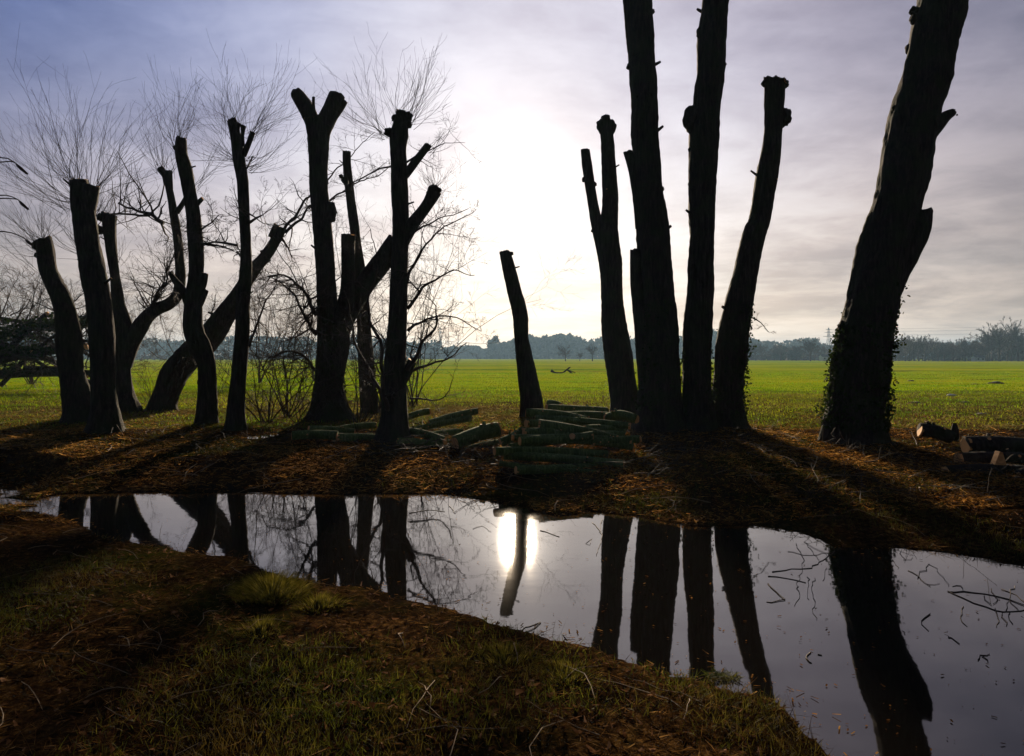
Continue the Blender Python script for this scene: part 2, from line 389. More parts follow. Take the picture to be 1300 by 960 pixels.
def tree(name, label, base, stems, shoot=(), branches=(), ivies=(), lumps=(), cat='tree', group=None, material=None, flare=.35, n=26, seed=1., extra=None, mound=.05):
    """base: pixel of the foot. stems: list of pixel paths top->bottom; first is the trunk."""
    d = hit(*base); bp = W(base[0], base[1], d); gz = H1(bp.x, bp.y)
    root = empty(name, (bp.x, bp.y, gz), label, cat, group)
    material = material or M_BARK
    mb = MB(); sps = []
    tr = stems[0]
    pts = px_path(tr, d)
    lo = pts[0]; pts = [(Vector((lo[0].x, lo[0].y, gz-.25)), lo[1]*1.05)]+([(Vector((lo[0].x, lo[0].y, gz-.02)), lo[1])] if lo[0].z > gz+.08 else [])+[q for q in pts if q[0].z > gz+.04]
    sp = woody(mb, pts, n, seed, flare, groundz=gz, rough=.095, ragged=.35, tilt=.25); sps.append(sp)
    rs = random.Random(seed)                       # knots and healed branch scars up the trunk
    for _ in range(int(len(sp)/11)):
        q, r = sp[rs.randrange(int(len(sp)*.12), len(sp)-3)]; a = rs.uniform(0, 6.28); kr = r*rs.uniform(.08, .18)
        lump(mb, q+Vector((math.cos(a)*r*.93, math.sin(a)*r*.93, 0)), kr, rs.random()*9, (1, 1, rs.uniform(.8, 2)))
    for _ in range(rs.randint(1, 4)):
        q, r = sp[rs.randrange(int(len(sp)*.35), len(sp)-3)]; a = rs.choice([0, math.pi])+rs.gauss(0, .6); u = Vector((math.cos(a), math.sin(a), rs.uniform(.2, .9)))
        mb.tube([q+u*r*.7, q+u*(r*1.05), q+u*(r*1.05+rs.uniform(.03, .09))], [r*.14, r*.12, r*.09], 7, capm=1)
    for (x, y, w, *q) in lumps: lump(mb, W(x, y, d-(q[0] if q else 0)), w*.56*d/F, seed+x, q[1] if len(q) > 1 else (1, 1, 1))
    mb.build('trunk', [material, M_CUT], root, root.location)
    for k, st in enumerate(stems[1:]):
        m2 = MB(); sps.append(woody(m2, px_path(st, d), 16, seed+k+3, 0, groundz=gz, rough=.09, ragged=.3)); m2.build('limb', [material, M_CUT], root, root.location)
    if branches:
        for br in branches:
            m2 = MB(); pp = [(W(q[0], q[1], d+(q[3] if len(q) > 3 else 0)), q[2]*.36*d/F) for q in br['p']]
            sp2 = smooth_path(pp, .08); sp2 = [(q+mnoise.noise_vector(q*2.6)*.10*min(1, i/4)+mnoise.noise_vector(q*9)*.02, r*(1-.45*i/len(sp2))) for i, (q, r) in enumerate(sp2)]; m2.tube([a for a, _ in sp2], [b for _, b in sp2], 7)
            for (q, r) in sp2[::max(1, br.get('every', 4)-1)][1:]:
                for _ in range(br.get('n', 1)+1):
                    dr = Vector((random.gauss(br.get('dx', 0), 1), random.gauss(0, .7), random.gauss(br.get('dz', .3), .8)))
                    grow(m2, q, dr, br.get('L', .5)*random.uniform(.4, 1.5), max(r*.6, .004), br.get('lv', 1)+1, up=br.get('up', .05), wob=.33, nch=(2, 4), rmin=.0017, shrink=.65)
            m2.build('branch', M_TWIG, root, root.location)
    if shoot:
        m2 = MB()
        for (x, y, k, L, a0, a1, *q) in shoot: shoots(m2, W(x, y, d), k, L, a0, a1, *(q or []))
        m2.build('shoots', M_TWIG, root, root.location)
    if ivies:
        m2 = MB()
        for (si, y0, y1, k, side, *q) in ivies: ivy(m2, sps[si], W(0, y1, d).z, W(0, y0, d).z, k, side, *(q or []))
        m2.build('ivy', M_IVY, root, root.location, smooth=False)
    if extra: extra(root, d)
    TREES.append((bp.x, bp.y, gz))
    return root, d, sps
TREES = []

# left group -------------------------------------------------------
tree('pollarded_tree', 'slim leaning pollard at the left end of the row with a low flat top', (100, 537),
     [[(55,303,18),(58,318,20),(62,345,20),(80,385,23),(88,430,28),(91,470,27),(97,500,34),(104,525,42),(106,540,46)]],
     shoot=[(55,303,26,1.5,-90,35), (53,318,14,1.5,-95,-40), (70,360,10,1.6,-85,-20)], lumps=[(47,312,10),(48,324,7)], seed=1.2)
tree('pollarded_tree', 'double-headed pollard second from the left with long whippy shoots', (132, 550),
     [[(100,228,19),(103,250,24),(108,280,27),(112,310,28),(118,345,30),(127,400,29),(130,450,28),(132,500,30),(134,535,36),(134,552,42)],
      [(116,236,18),(113,252,20),(110,275,18)]],
     shoot=[(98,230,40,2.0,-75,20), (118,240,26,1.9,-10,80), (95,250,22,2.4,-85,-45), (108,320,14,1.5,-80,-50), (88,262,12,2.5,-80,-35), (120,300,10,1.5,20,80)], seed=2.1)
tree('pollarded_tree', 'forked pollard whose curved limb arches right into a thin upright stem', (163, 526),
     [[(139,272,17),(139,292,15),(142,320,13),(146,350,11),(150,385,15),(156,415,22),(156,440,24),(155,470,20),(158,500,23),(163,520,27),(164,530,30)],
      [(203,214,9),(211,226,8),(216,245,9),(220,268,10),(225,300,11),(228,330,11),(229,352,13),(226,374,14),(214,386,15),(198,393,16),(186,403,17),(176,418,20),(164,440,22),(157,465,20)],
      [(214,217,9),(215,228,8),(216,240,7)], [(237,250,6),(231,260,6),(224,270,7)], [(217,345,5),(221,354,6),(226,362,6)]],
     shoot=[(139,272,26,.8,-90,90,.1,.006), (203,214,18,1.5,-50,30), (215,218,14,1.4,-40,40), (150,330,10,.8,-60,60)],
     branches=[dict(p=[(208,284,7),(190,274,7),(172,268,6),(151,261,5)], every=2, n=0, L=1.2, up=.2, dz=1.1, lv=1),
               dict(p=[(190,274,5),(165,274,4),(140,273,5),(118,272,4)], every=2, n=0, L=1.0, up=.15, dz=.8, lv=1),
               dict(p=[(190,398,6),(205,365,4),(215,345,3),(225,300,2)], every=2, n=2, L=.8, lv=2, dz=.8)],
     lumps=[(128,276,9),(126,292,10),(134,292,10)], seed=3.3)
tree('pollarded_tree', 'knobbly upright pollard crossing the thick right-leaning trunk', (261, 543),
     [[(230,176,12),(230,195,14),(235,215,17),(241,245,16),(246,275,17),(248,310,18),(249,345,18),(246,385,20),(246,420,24),(254,440,24),(262,465,21),(263,500,23),(262,530,25),(262,547,30)],
      [(222,186,7),(227,192,8),(231,200,9)], [(257,252,5),(252,257,6),(247,262,8)], [(260,347,8),(258,360,9),(252,374,10)], [(262,368,6),(256,380,9),(250,392,10)], [(216,347,5),(222,356,8),(233,370,10),(242,395,11)]],
     shoot=[(229,178,18,1.6,-30,35), (222,186,8,1.2,-60,0), (245,235,8,1.2,20,60)],
     branches=[dict(p=[(246,300,5),(262,285,4),(276,270,2.5)], every=2, n=2, L=.5, lv=2), dict(p=[(250,310,5),(275,312,5),(298,318,3)], every=2, n=1, L=.4, lv=1)], seed=4.6)
tree('leaning_tree', 'thick trunk leaning hard right, ending in a knuckle with two long branches', (207, 524),
     [[(358,290,11),(350,305,13),(340,322,14),(325,340,15),(312,358,17),(298,382,22),(283,404,26),(268,425,30),(252,442,32),(236,458,33),(221,478,33),(211,500,30),(206,517,32),(205,526,34)],
      [(333,318,6),(336,325,6),(341,332,7)], [(352,286,9),(348,294,9),(344,302,8)]],
     branches=[dict(p=[(360,292,6),(374,272,5),(392,250,4.5),(420,222,3.5),(452,192,2.5),(478,170,1.5)], every=4, n=1, L=.7, lv=2),
               dict(p=[(362,296,6),(380,282,5),(398,263,4),(430,246,4),(470,228,3),(500,212,2)], every=4, n=1, L=.6, lv=2),
               dict(p=[(355,300,5),(368,318,3.5),(372,330,2)], every=2, n=1, L=.4, lv=1),
               dict(p=[(300,320,4),(320,338,5),(328,350,4)], every=2, n=1, L=.4, lv=1),
               dict(p=[(262,430,4),(268,395,3),(275,372,2)], every=3, n=1, L=.3, lv=1)],
     shoot=[(350,290,10,.7,-70,50,.1,.005)], seed=5.9)
tree('pollarded_tree', 'slender upright pollard with a wide spray of fine twigs above its head', (302, 548),
     [[(294,152,11),(299,172,13),(303,200,15),(308,230,14),(310,270,13),(312,310,13),(312,345,15),(309,380,17),(308,420,18),(305,455,18),(302,490,19),(300,525,22),(300,550,27)],
      [(321,168,7),(316,182,7),(309,198,8)], [(309,160,7),(308,172,4),(309,186,4)], [(304,157,6),(300,163,7)]],
     shoot=[(296,156,46,1.2,-70,66,.2,.006,1,.08), (318,170,26,1.6,-20,80,.1,.006), (304,200,22,1.4,-95,-35), (310,210,14,1.3,35,95)],
     branches=[dict(p=[(311,216,4),(320,205,3),(325,197,2)], every=2, n=1, L=.3, lv=1), dict(p=[(313,286,6),(324,277,5),(333,271,3)], every=2, n=2, L=.6, lv=2),
               dict(p=[(302,312,5),(285,310,5),(266,310,4),(255,316,2)], every=3, n=1, L=.5, lv=2),
               dict(p=[(316,440,6),(330,400,4),(345,370,3),(352,340,2)], every=3, n=2, L=.6, lv=2)], seed=6.4)
tree('pollarded_tree', 'massive pollard with an open Y-shaped sawn head, tallest of the left group', (418, 534),
     [[(403,150,32),(404,165,30),(404,185,26),(404,215,23),(406,250,22),(409,280,23),(412,320,24),(414,360,24),(416,400,26),(418,440,30),(418,480,33),(418,510,44),(418,530,54),(418,540,60)],
      [(376,118,16),(384,130,19),(393,146,20),(400,165,17)], [(428,121,20),(422,138,22),(414,155,22),(408,175,18)], [(437,128,9),(430,138,12),(420,152,12)], [(398,123,4),(398,132,4),(399,142,4)],
      [(442,298,17),(442,330,17),(441,365,18),(437,395,22),(431,430,26),(424,465,30),(418,500,30)],
      [(503,306,23,.5),(486,332,24,.4),(466,358,24,.3),(452,382,23,.2),(438,408,23,.1),(426,440,22,0)]],
     lumps=[(419,270,17,0,(1,1,1.4)),(384,128,8),(441,262,1)], seed=7.7, flare=.25,
     shoot=[(440,300,10,.8,-40,60,.08,.005)],
     ivies=[(0,400,500,260,1)],
     branches=[dict(p=[(402,400,8,-.3),(385,372,6,-.5),(365,352,5,-.8),(340,348,4,-1)], every=3, n=2, L=.8, lv=2, dz=.1),
               dict(p=[(402,425,7,-.2),(385,400,6,-.4),(370,375,5,-.7),(355,360,3,-1)], every=3, n=2, L=.8, lv=2, dz=0),
               dict(p=[(400,470,6,-.3),(375,450,4,-.6),(345,455,3,-1),(325,475,2,-1.2)], every=3, n=2, L=.7, lv=2, dz=-.2)])
tree('bare_pole', 'thin straight cut stem with a small knob between the Y-headed and the bushy trunk', (469, 527),
     [[(440,192,10),(441,215,10),(445,250,11),(449,280,12),(453,315,13),(457,345,15),(460,385,17),(463,430,18),(466,470,20),(468,500,21),(470,520,22),(470,530,26)],
      [(436,227,8),(440,231,9),(445,236,8)]], lumps=[(433,224,5)], shoot=[(434,226,14,.25,-110,0,.03,.006,0)], seed=8.2, material=M_BARK2, flare=.2)
tree('pollarded_tree', 'big twiggy pollard with a burred head and two short sawn limbs reaching right', (500, 562),
     [[(510,142,13),(509,158,19),(507,172,24),(506,190,20),(507,215,20),(508,250,21),(508,300,21),(507,345,21),(505,400,24),(502,450,27),(501,500,31),(500,540,36),(500,566,44)],
      [(544,184,9),(534,197,9),(524,210,10),(514,224,9)], [(552,243,18),(544,258,15),(534,272,15),(522,288,17),(510,310,17)], [(523,458,12,-.1),(518,470,12,-.1),(510,486,12)]],
     lumps=[(493,168,10),(517,148,11),(518,158,9),(502,150,9),(551,243,15)], seed=9.5,
     shoot=[(508,145,20,1.15,-60,70,.16,.006), (490,168,20,1.3,-85,-15), (518,152,18,1.3,10,85), (553,240,30,.7,-80,100,.1,.005), (542,186,8,.6,20,70)],
     branches=[dict(p=[(518,470,9,-.2),(535,445,6,-.3),(552,415,5,-.5),(556,388,3,-.6),(540,378,2,-.6)], every=3, n=1, L=.55, lv=2),
               dict(p=[(516,482,7,-.1),(540,462,5,0),(570,455,4,0),(596,436,2.5,0)], every=3, n=1, L=.5, lv=2, dz=0),
               dict(p=[(517,300,5),(535,290,4),(560,280,3),(590,268,2)], every=3, n=1, L=.45, lv=2),
               dict(p=[(516,360,7),(530,330,5),(552,300,4),(580,285,3),(600,270,1.5)], every=3, n=1, L=.55, lv=2),
               dict(p=[(517,392,7),(545,360,5),(575,345,3),(605,348,2)], every=3, n=1, L=.6, lv=2),
               dict(p=[(517,420,6),(550,405,4),(580,405,3),(612,425,2)], every=3, n=1, L=.5, lv=2, dz=-.2),
               dict(p=[(516,206,4),(540,190,3),(565,178,2),(590,180,1)], every=3, n=1, L=.4, lv=1),
               dict(p=[(492,520,9,-.3),(482,450,7,-.4),(470,390,5,-.4),(478,330,3,-.4),(470,290,2,-.4)], every=4, n=1, L=.5, lv=2),
               dict(p=[(490,530,9,.3),(470,470,7,.4),(448,420,5,.3),(438,370,4,.3)], every=4, n=1, L=.5, lv=2),
               dict(p=[(506,208,4),(480,216,3.5),(455,226,3),(436,232,3)], every=6, n=1, L=.3, lv=1),
               dict(p=[(520,505,4),(548,505,3),(565,498,3),(578,478,2)], every=4, n=1, L=.3, lv=1)])
# right group ------------------------------------------------------
tree('cut_tree', 'short single branchless trunk standing alone behind the log pile, leaning left', (677, 531),
     [[(641,320,13),(646,340,17),(653,370,18),(660,400,18),(662,430,18),(667,460,22),(671,485,26),(675,510,28),(676,533,30)]], lumps=[(637,322,5),(649,322,5)], seed=10.1, flare=.15)
tree('forked_tree', 'pale-edged trunk right of the log pile forking into two cut stems', (793, 535),
     [[(769,148,10),(770,165,16),(772,185,17),(773,215,18),(774,260,20),(772,295,26),(776,340,28),(778,400,30),(785,450,33),(789,485,33),(792,510,35),(793,540,44)],
      [(743,190,11),(746,215,13),(751,250,13),(758,285,15),(766,320,17),(771,350,18)]],
     lumps=[(763,160,10,0,(1,1,1.5)),(776,161,11,0,(1,1,1.5)),(769,152,11),(742,228,6),(754,234,6),(754,293,6)], seed=11.8, flare=.2)
tree('tall_tree', 'widest tall right trunk, running out of the top, short fused stub on its left', (838, 549),
     [[(808,-150,30),(808,-60,33),(809,0,35),(813,50,36),(816,100,34),(818,150,33),(821,200,34),(824,250,36),(829,300,39),(834,350,41),(837,400,43),(838,450,46),(838,500,52),(838,530,60),(838,552,70)],
      [(797,193,12),(802,210,12),(807,230,14),(812,255,16),(815,290,16)], [(807,318,14),(808,350,16),(812,390,18),(816,430,20),(820,480,20)]],
     lumps=[(827,15,7),(799,85,7),(840,240,6)], seed=12.9, flare=.25, ivies=[(0,385,520,420,-1)], n=32)
tree('tall_tree', 'tall straight trunk running out of the top with a large burl on its left', (886, 549),
     [[(914,-150,30),(911,-60,31),(908,0,32),(904,50,35),(902,90,33),(897,140,34),(893,180,36),(891,240,33),(891,300,31),(889,350,32),(887,400,35),(885,450,36),(885,500,35),(886,530,40),(886,552,46)]],
     lumps=[(879,152,20,0,(1,1,1.5)),(888,42,7,0,(1,1,2)),(919,82,6),(876,190,5)], seed=13.4, flare=.25, ivies=[(0,440,530,120,1),(0,440,530,120,-1)], n=32)
tree('cut_tree', 'right-leaning trunk with a ragged flared top and ivy on its lower right side', (923, 546),
     [[(985,102,30),(984,112,25),(983,140,22),(981,170,22),(978,200,25),(971,240,26),(964,280,27),(957,300,30),(945,350,30),(935,400,35),(928,450,39),(923,500,39),(922,530,46),(923,550,52)],
      [(1004,150,4),(999,152,8),(991,158,12)], [(974,97,3),(977,106,5)], [(997,100,3),(993,108,5)], [(985,96,3),(985,106,5)]],
     lumps=[(996,149,16,0,(1,1,1.3)),(973,106,10),(996,107,10),(985,104,12)], seed=14.7, ivies=[(0,385,535,620,1,(.02,.16)),(0,480,540,160,-1)],
     branches=[dict(p=[(950,400,3),(965,412,2),(978,425,1.5)], every=3, n=1, L=.15, lv=1)], flare=.3)
tree('leaning_tree', 'biggest right-hand trunk, leaning right, with ivy round its foot and two sawn side stubs', (1090, 561),
     [[(1196,-3,57),(1187,45,57),(1177,98,56),(1163,140,57),(1153,190,58),(1141,245,55),(1130,285,55),(1120,325,58),(1110,360,58),(1105,390,60),(1099,420,62),(1094,455,64),(1089,500,67),(1086,530,71),(1086,566,80)],
      [(1169,268,27),(1162,295,32),(1146,325,36),(1131,355,36),(1118,385,36)], [(1211,142,9),(1200,148,14),(1190,158,18),(1178,172,20)]],
     lumps=[(1163,24,13),(1160,14,10),(1137,138,8),(1180,190,10),(1215,146,2)], seed=15.6, flare=.14, n=40,
     ivies=[(0,395,545,1100,1,(.02,.15)),(0,410,545,1000,-1,(.02,.15)),(0,360,400,60,1,(.02,.3))])

# ground now that the feet are known
for x, y, z in TREES: MOUNDS.append((x, y, .05, .7))
GX, GY = np.meshgrid(xs, ys)
Z = H(GX.ravel(), GY.ravel())
nx, ny = len(xs), len(ys)
idx = np.arange(nx*ny).reshape(ny, nx)
Fc = np.stack([idx[:-1, :-1].ravel(), idx[:-1, 1:].ravel(), idx[1:, 1:].ravel(), idx[1:, :-1].ravel()], 1)
g = np_mesh('ground', np.stack([GX.ravel(), GY.ravel(), Z], 1), Fc, M_GROUND, True)
tag(g, 'brown littered bank running into a wide green field', kind='structure')

# water: a sheet that follows the pond outline with a margin hidden under the banks
wm = MB(); wm.add([(-14, .6, 0), (13, .6, 0), (13, 12.5, 0), (-14, 12.5, 0)], [(0, 1, 2, 3)])
w = wm.build('water', M_WATER, smooth=False); tag(w, 'still dark flood water mirroring the trunks', kind='structure')
for i, (x, y, z, r) in enumerate(PUDDLES):
    pm = MB(); pm.add([(x+math.cos(a*math.pi/12)*r*1.2*(1+.2*math.sin(a*2.1)), y+math.sin(a*math.pi/12)*r*2.2, z-.012) for a in range(24)], [tuple(range(24))])
    tag(pm.build('puddle', M_WATER, smooth=False), 'small pale puddle on the bank', kind='structure')

# ------------------------------------------------------------------ logs
def log(name, a, b, r0, r1, label, group, bend=.0, seed=0., ends=(1, 1), mt=None):
    """a, b world ends; root mesh is the bark-covered log, cut ends are its parts"""
    mid = (a+b)*.5
    ax = (b-a).normalized(); side = ax.cross(Vector((0, 0, 1))).normalized()
    pts = []
    n = 5
    for i in range(n):
        t = i/(n-1)
        pts.append((a.lerp(b, t)+Vector((0, 0, 1))*bend*math.sin(t*math.pi)+side*bend*.5*math.sin(t*5+seed), r0*(1-t)+r1*t))
    mb = MB(); woody(mb, pts, 14, seed, 0, step=.07, rough=.07, cut=False)
    # near end cap
    ring = list(range(14)); c = sum((Vector(mb.v[k]) for k in ring), Vector())/14; mb.v.append(tuple(c)); ci = len(mb.v)-1
    for k in ring: mb.f.append(((k+1) % 14, k, ci)); mb.m.append(0)
    rs = random.Random(seed*7+1)
    for _ in range(rs.randint(2, 4)):              # trimmed side-branch stubs
        t = rs.uniform(.15, .85); rr = r0*(1-t)+r1*t; q = a.lerp(b, t)+Vector((0, 0, bend*math.sin(t*math.pi))); an = rs.uniform(-.3, 3.4); u = (side*math.cos(an)+Vector((0, 0, 1))*math.sin(an)+ax*rs.uniform(-.5, .5)).normalized()
        mb.tube([q+u*rr*.6, q+u*rr*1.08, q+u*(rr*1.08+rs.uniform(.01, .05))], [rr*.35, rr*.25, rr*.2], 7, capm=1)
    o = mb.build(name, [mt or M_LOG, M_CUT], None, mid); tag(o, label, 'log', group)
    for e, (p, r, dr) in enumerate(((a, r0, -ax), (b, r1, ax))):
        if not ends[e]: continue
        cm = MB(); u = dr.orthogonal().normalized(); w_ = dr.cross(u)
        vs = [p+dr*(.006)+(u*math.cos(k*math.pi/10)+w_*math.sin(k*math.pi/10))*r*.93*(1+.06*math.sin(k*1.7+seed)) for k in range(20)]
        vs2 = [q-dr*.03 for q in vs]
        cm.add(vs+vs2, [tuple(range(20))]+[(k, k+20, (k+1) % 20+20, (k+1) % 20) for k in range(20)])
        cm.build('cut_end', M_CUT, o, mid, smooth=False)
    return o
def plog(x0, y0, x1, y1, w0, w1, d0, d1, label, group='felled logs in the central pile', **k):
    w0 *= .9; w1 *= .9
    return log('cut_log', W(x0, y0, d0), W(x1, y1, d1), w0*.5*d0/F, w1*.5*d1/F, label, group, **k)
D = hit(700, 604)
LOGS = [
 (655,597,781,594,12,14,0,.1,'lowest front log of the central pile, lying flat on the bank'),
 (640,578,792,590,12,13,.25,.3,'straight pale-topped log just above the lowest front log'),
 (628,573,770,577,12,11,.45,.5,'log in the third row from the front of the central pile',),
 (634,588,760,601,8,9,.15,.1,'thin pole wedged under the lowest front logs'),
 (650,556,800,560,9,10,.9,.9,'slender mossy pole under the humped log'),
 (680,531,800,541,9,10,1.6,1.6,'slender pole crossing the back of the central pile'),
 (660,560,802,566,13,14,.7,.8,'long dark log in the middle of the central pile'),
 (645,568,752,553,10,12,.75,1.0,'thin log sloping up to the right in the middle of the pile'),
 (665,549,790,553,13,13,1.1,1.2,'log directly under the thick humped log'),
 (684,540,784,556,18,8,1.0,1.2,'thick humped log tapering to the right on top of the pile'),
 (668,538,745,536,12,12,1.5,1.5,'log end-on at the upper left of the central pile'),
 (668,524,744,534,12,12,1.9,1.9,'long log at the back of the pile ending in a round pale cut'),
 (715,528,778,530,12,14,2.1,2.0,'log at the back right of the pile near the forked trunk'),
 (770,531,808,532,14,13,1.9,1.8,'short log stub at the foot of the forked trunk'),
 (694,517,770,522,9,12,2.7,2.6,'rearmost log of the pile, seen between the lone trunk and the forked trunk'),
 (696,512,712,516,10,10,3.0,3.0,'small log end at the back behind the lone trunk'),
 (742,545,792,548,12,10,1.3,1.4,'short mossy log lying behind the right end of the pile'),
 (636,562,664,546,14,11,.9,1.3,'short log sticking out of the left end of the pile'),
 (726,554,758,560,9,9,.9,.9,'thin sawn billet wedged in the right half of the pile'),
 (752,562,812,558,10,12,1.0,1.3,'dark log end at the right edge of the pile'),
]
for i, L in enumerate(LOGS):
    e0, e1 = ((0, .35), (.3, 0), (0, .5), (.1, 0))[i % 4]
    plog(*L[:6], D+L[6]+e0, D+L[7]+e1, L[8], bend=[.0,.02,.03,-.02,.04,.02,.07][i % 7]*.8, seed=i*1.3)
# loose logs left of the pile
D2 = hit(600, 572)
for i, L in enumerate([
 (578,562,632,545,20,22,.1,.5,'stout log with a broad orange sawn face between the two log piles'),
 (545,538,606,522,11,9,1.6,1.9,'pale slim log on top of the left log pile'),
 (520,548,598,531,9,9,1.4,1.7,'slim log second from the top of the left log pile'),
 (512,532,546,522,9,9,1.9,2.1,'short log near the bushy pollard on top of the left pile'),
 (510,545,566,560,10,12,.9,.4,'log sloping down to the right out of the left pile'),
 (505,562,560,568,14,12,.4,.3,'dark thick log at the foot of the left pile'),
 (560,582,608,588,7,9,-.2,-.3,'thin stick-like log lying in front between the two piles'),
 (534,555,590,548,10,8,.9,1.0,'mossy middle log of the left pile'),
 (590,572,640,562,9,10,.2,.5,'thin log lying against the left end of the central pile')]):
    plog(*L[:6], D2+L[6], D2+L[7], L[8], group='felled logs in the left pile', seed=20+i*1.7, bend=.02)
D3 = hit(400, 562)
for i, L in enumerate([
 (371,553,428,553,12,13,.0,.1,'grey barked log with a reddish sawn end in front of the Y-headed trunk'),
 (392,544,450,548,8,8,.5,.5,'thin pale stick lying behind the grey log'),
 (430,556,492,558,12,12,.1,.1,'dark log half hidden behind the foot of the bushy pollard'),
 (428,545,478,540,9,9,.7,.9,'slim log behind the dark log near the bare pole')]):
    plog(*L[:6], D3+L[6], D3+L[7], L[8], group='logs under the bushy pollard', seed=40+i*1.7, bend=.015)
def brush(px0, px1, py0, py1, n_, L0, L1, r, label, up=.15):
    mb = MB()
    for _ in range(n_):
        px, py = random.uniform(px0, px1), random.uniform(py0, py1); p = G(px, py, random.uniform(.01, .06)); a = random.uniform(0, 6.28)
        grow(mb, p, Vector((math.cos(a), math.sin(a), random.uniform(0, up*2))), random.uniform(L0, L1), r*random.uniform(.4, 1), 1, 0, .12, (1, 4), rmin=.0022, shrink=.5)
    tag(mb.build('brushwood', M_STALKD, None), label, kind='stuff')
M_STALKD = plain('brushwood_bark', (.015,.009,.005), (.06,.038,.018), 5)
brush(560, 690, 560, 600, 60, .3, .9, .010, 'loose brushwood round the left end of the log pile')
brush(690, 840, 545, 610, 60, .3, .8, .008, 'loose brushwood round the right end of the log pile')
brush(420, 560, 545, 580, 70, .3, .9, .010, 'brushwood under the bushy pollard')
brush(830, 990, 545, 580, 70, .2, .7, .007, 'brushwood round the feet of the right trunks')
brush(1010, 1300, 560, 640, 90, .2, .8, .007, 'brushwood round the foot of the big leaning trunk')
brush(120, 420, 538, 570, 80, .2, .7, .007, 'brushwood round the feet of the left trunks')
# right hand logs
D4 = hit(1240, 590)
R = [(1168,546,1208,556,19,18,1.6,1.5,'short blackish stump-like log lying nearest the big leaning trunk'),
     (1226,565,1330,572,24,26,.6,.6,'thick pale-topped log running out of the right edge'),
     (1200,600,1330,606,20,26,-.3,-.3,'thick dark log in front with a wedge of fresh cut wood above it'),
     (1216,583,1330,588,18,22,.2,.2,'dark log lying between the pale-topped log and the wedge log'),
     (1250,622,1340,618,13,17,-.7,-.7,'lowest dark log in front of the wedge-cut log at the right edge'),
     (1292,603,1345,598,14,14,-.5,-.5,'small log end at the far right beside the wedge-cut log')]
for i, L in enumerate(R): plog(*L[:6], D4+L[6], D4+L[7], L[8], group='logs at the right edge', seed=60+i*2.2, bend=.03, mt=M_BARK)
# wedge of sawn wood standing on the right log
wp = W(1268, 582, D4-.3); wm = MB(); s = .075
wm.add([wp+Vector(q) for q in [(-s, -.03, -.09), (s, -.03, -.09), (s*.35, -.03, .07), (-s*.1, -.03, .085), (-s, .05, -.09), (s, .05, -.09), (s*.35, .05, .07), (-s*.1, .05, .085)]],
       [(0,1,2,3), (7,6,5,4), (0,4,5,1), (1,5,6,2), (2,6,7,3), (3,7,4,0)])
tag(wm.build('wood_wedge', M_CUT, None, wp, smooth=False), 'bright orange wedge of freshly sawn wood standing on the front right log', 'wood wedge')
# upright splinter of the short stump log
sm = MB(); a = W(1211, 560, D4+1.5); woody(sm, [(a, .07), (W(1212, 546, D4+1.5), .05), (W(1212, 537, D4+1.5), .02)], 10, 3.3)
tag(sm.build('broken_stub', [M_BARK, M_CUT], None, a), 'small dark upright broken stub beside the short blackish log', 'stub')

# ------------------------------------------------------------------ bare shrubs among and behind the trunks
def shrub(name, label, px, py, nst, L, r, lv, mt, group=None, spread=.6, up=.05, seg=7, nch=(3, 5), rmin=.0018, wob=.33, lean=0):
    d = hit(px, py); p = W(px, py, d); z = H1(p.x, p.y); root = Vector((p.x, p.y, z-.05)); mb = MB()
    for i in range(nst):
        a = random.uniform(-spread, spread)+lean; b = random.uniform(-spread, spread)
        grow(mb, root+Vector((random.uniform(-.12, .12), random.uniform(-.1, .1), 0)), Vector((math.sin(a), math.sin(b)*.7, 1)), L*random.uniform(.6, 1.05), r*random.uniform(.6, 1), lv, up, wob, nch, (.4, 1.0), .55, seg, 3, rmin)
    return tag(mb.build(name, mt, None, Vector((p.x, p.y, z))), label, 'shrub', group)
shrub('bare_shrub', 'tangled bare shrub filling the gap between the slender pollard and the Y-headed trunk', 362, 530, 12, 3.6, .02, 3, M_TWIG, spread=.9, up=-.03, nch=(4,6))
shrub('bare_shrub', 'low arching bare shrub at the left foot of the Y-headed trunk', 385, 536, 14, 1.9, .011, 3, M_TWIG, spread=1.2, up=-.1)
shrub('bare_shrub', 'tall whippy shrub rising between the thin bare pole and the bushy pollard', 484, 530, 8, 4.4, .02, 3, M_TWIG, spread=.3, up=.05)
shrub('bare_shrub', 'wide bare shrub spreading right from behind the bushy pollard', 525, 515, 9, 5.4, .022, 3, M_TWIG, spread=.5, lean=.12, nch=(4,6))
shrub('bare_shrub', 'dark tangled low shrub in front of the gap left of the Y-headed trunk', 335, 538, 9, 2.2, .018, 3, M_TWIG, spread=1.0, up=-.04, nch=(4,6))
shrub('bare_shrub', 'dense dark shrub crowding the left side of the bushy pollard foot', 455, 540, 10, 2.8, .016, 3, M_TWIG, spread=.6, nch=(4,6))
shrub('bare_shrub', 'thin sparse sapling just left of the forked trunk', 768, 522, 3, .9, .008, 2, M_TWIG, spread=.7, lean=-.3)
shrub('bare_shrub', 'bare twiggy bush between the arching limb and the leaning trunk foot', 190, 505, 8, 1.8, .012, 3, M_RTWIG, spread=.8)
shrub('bare_shrub', 'bare bush seen through the gap left of the slender pollard', 278, 500, 7, 2.2, .014, 3, M_TWIG, spread=.7)
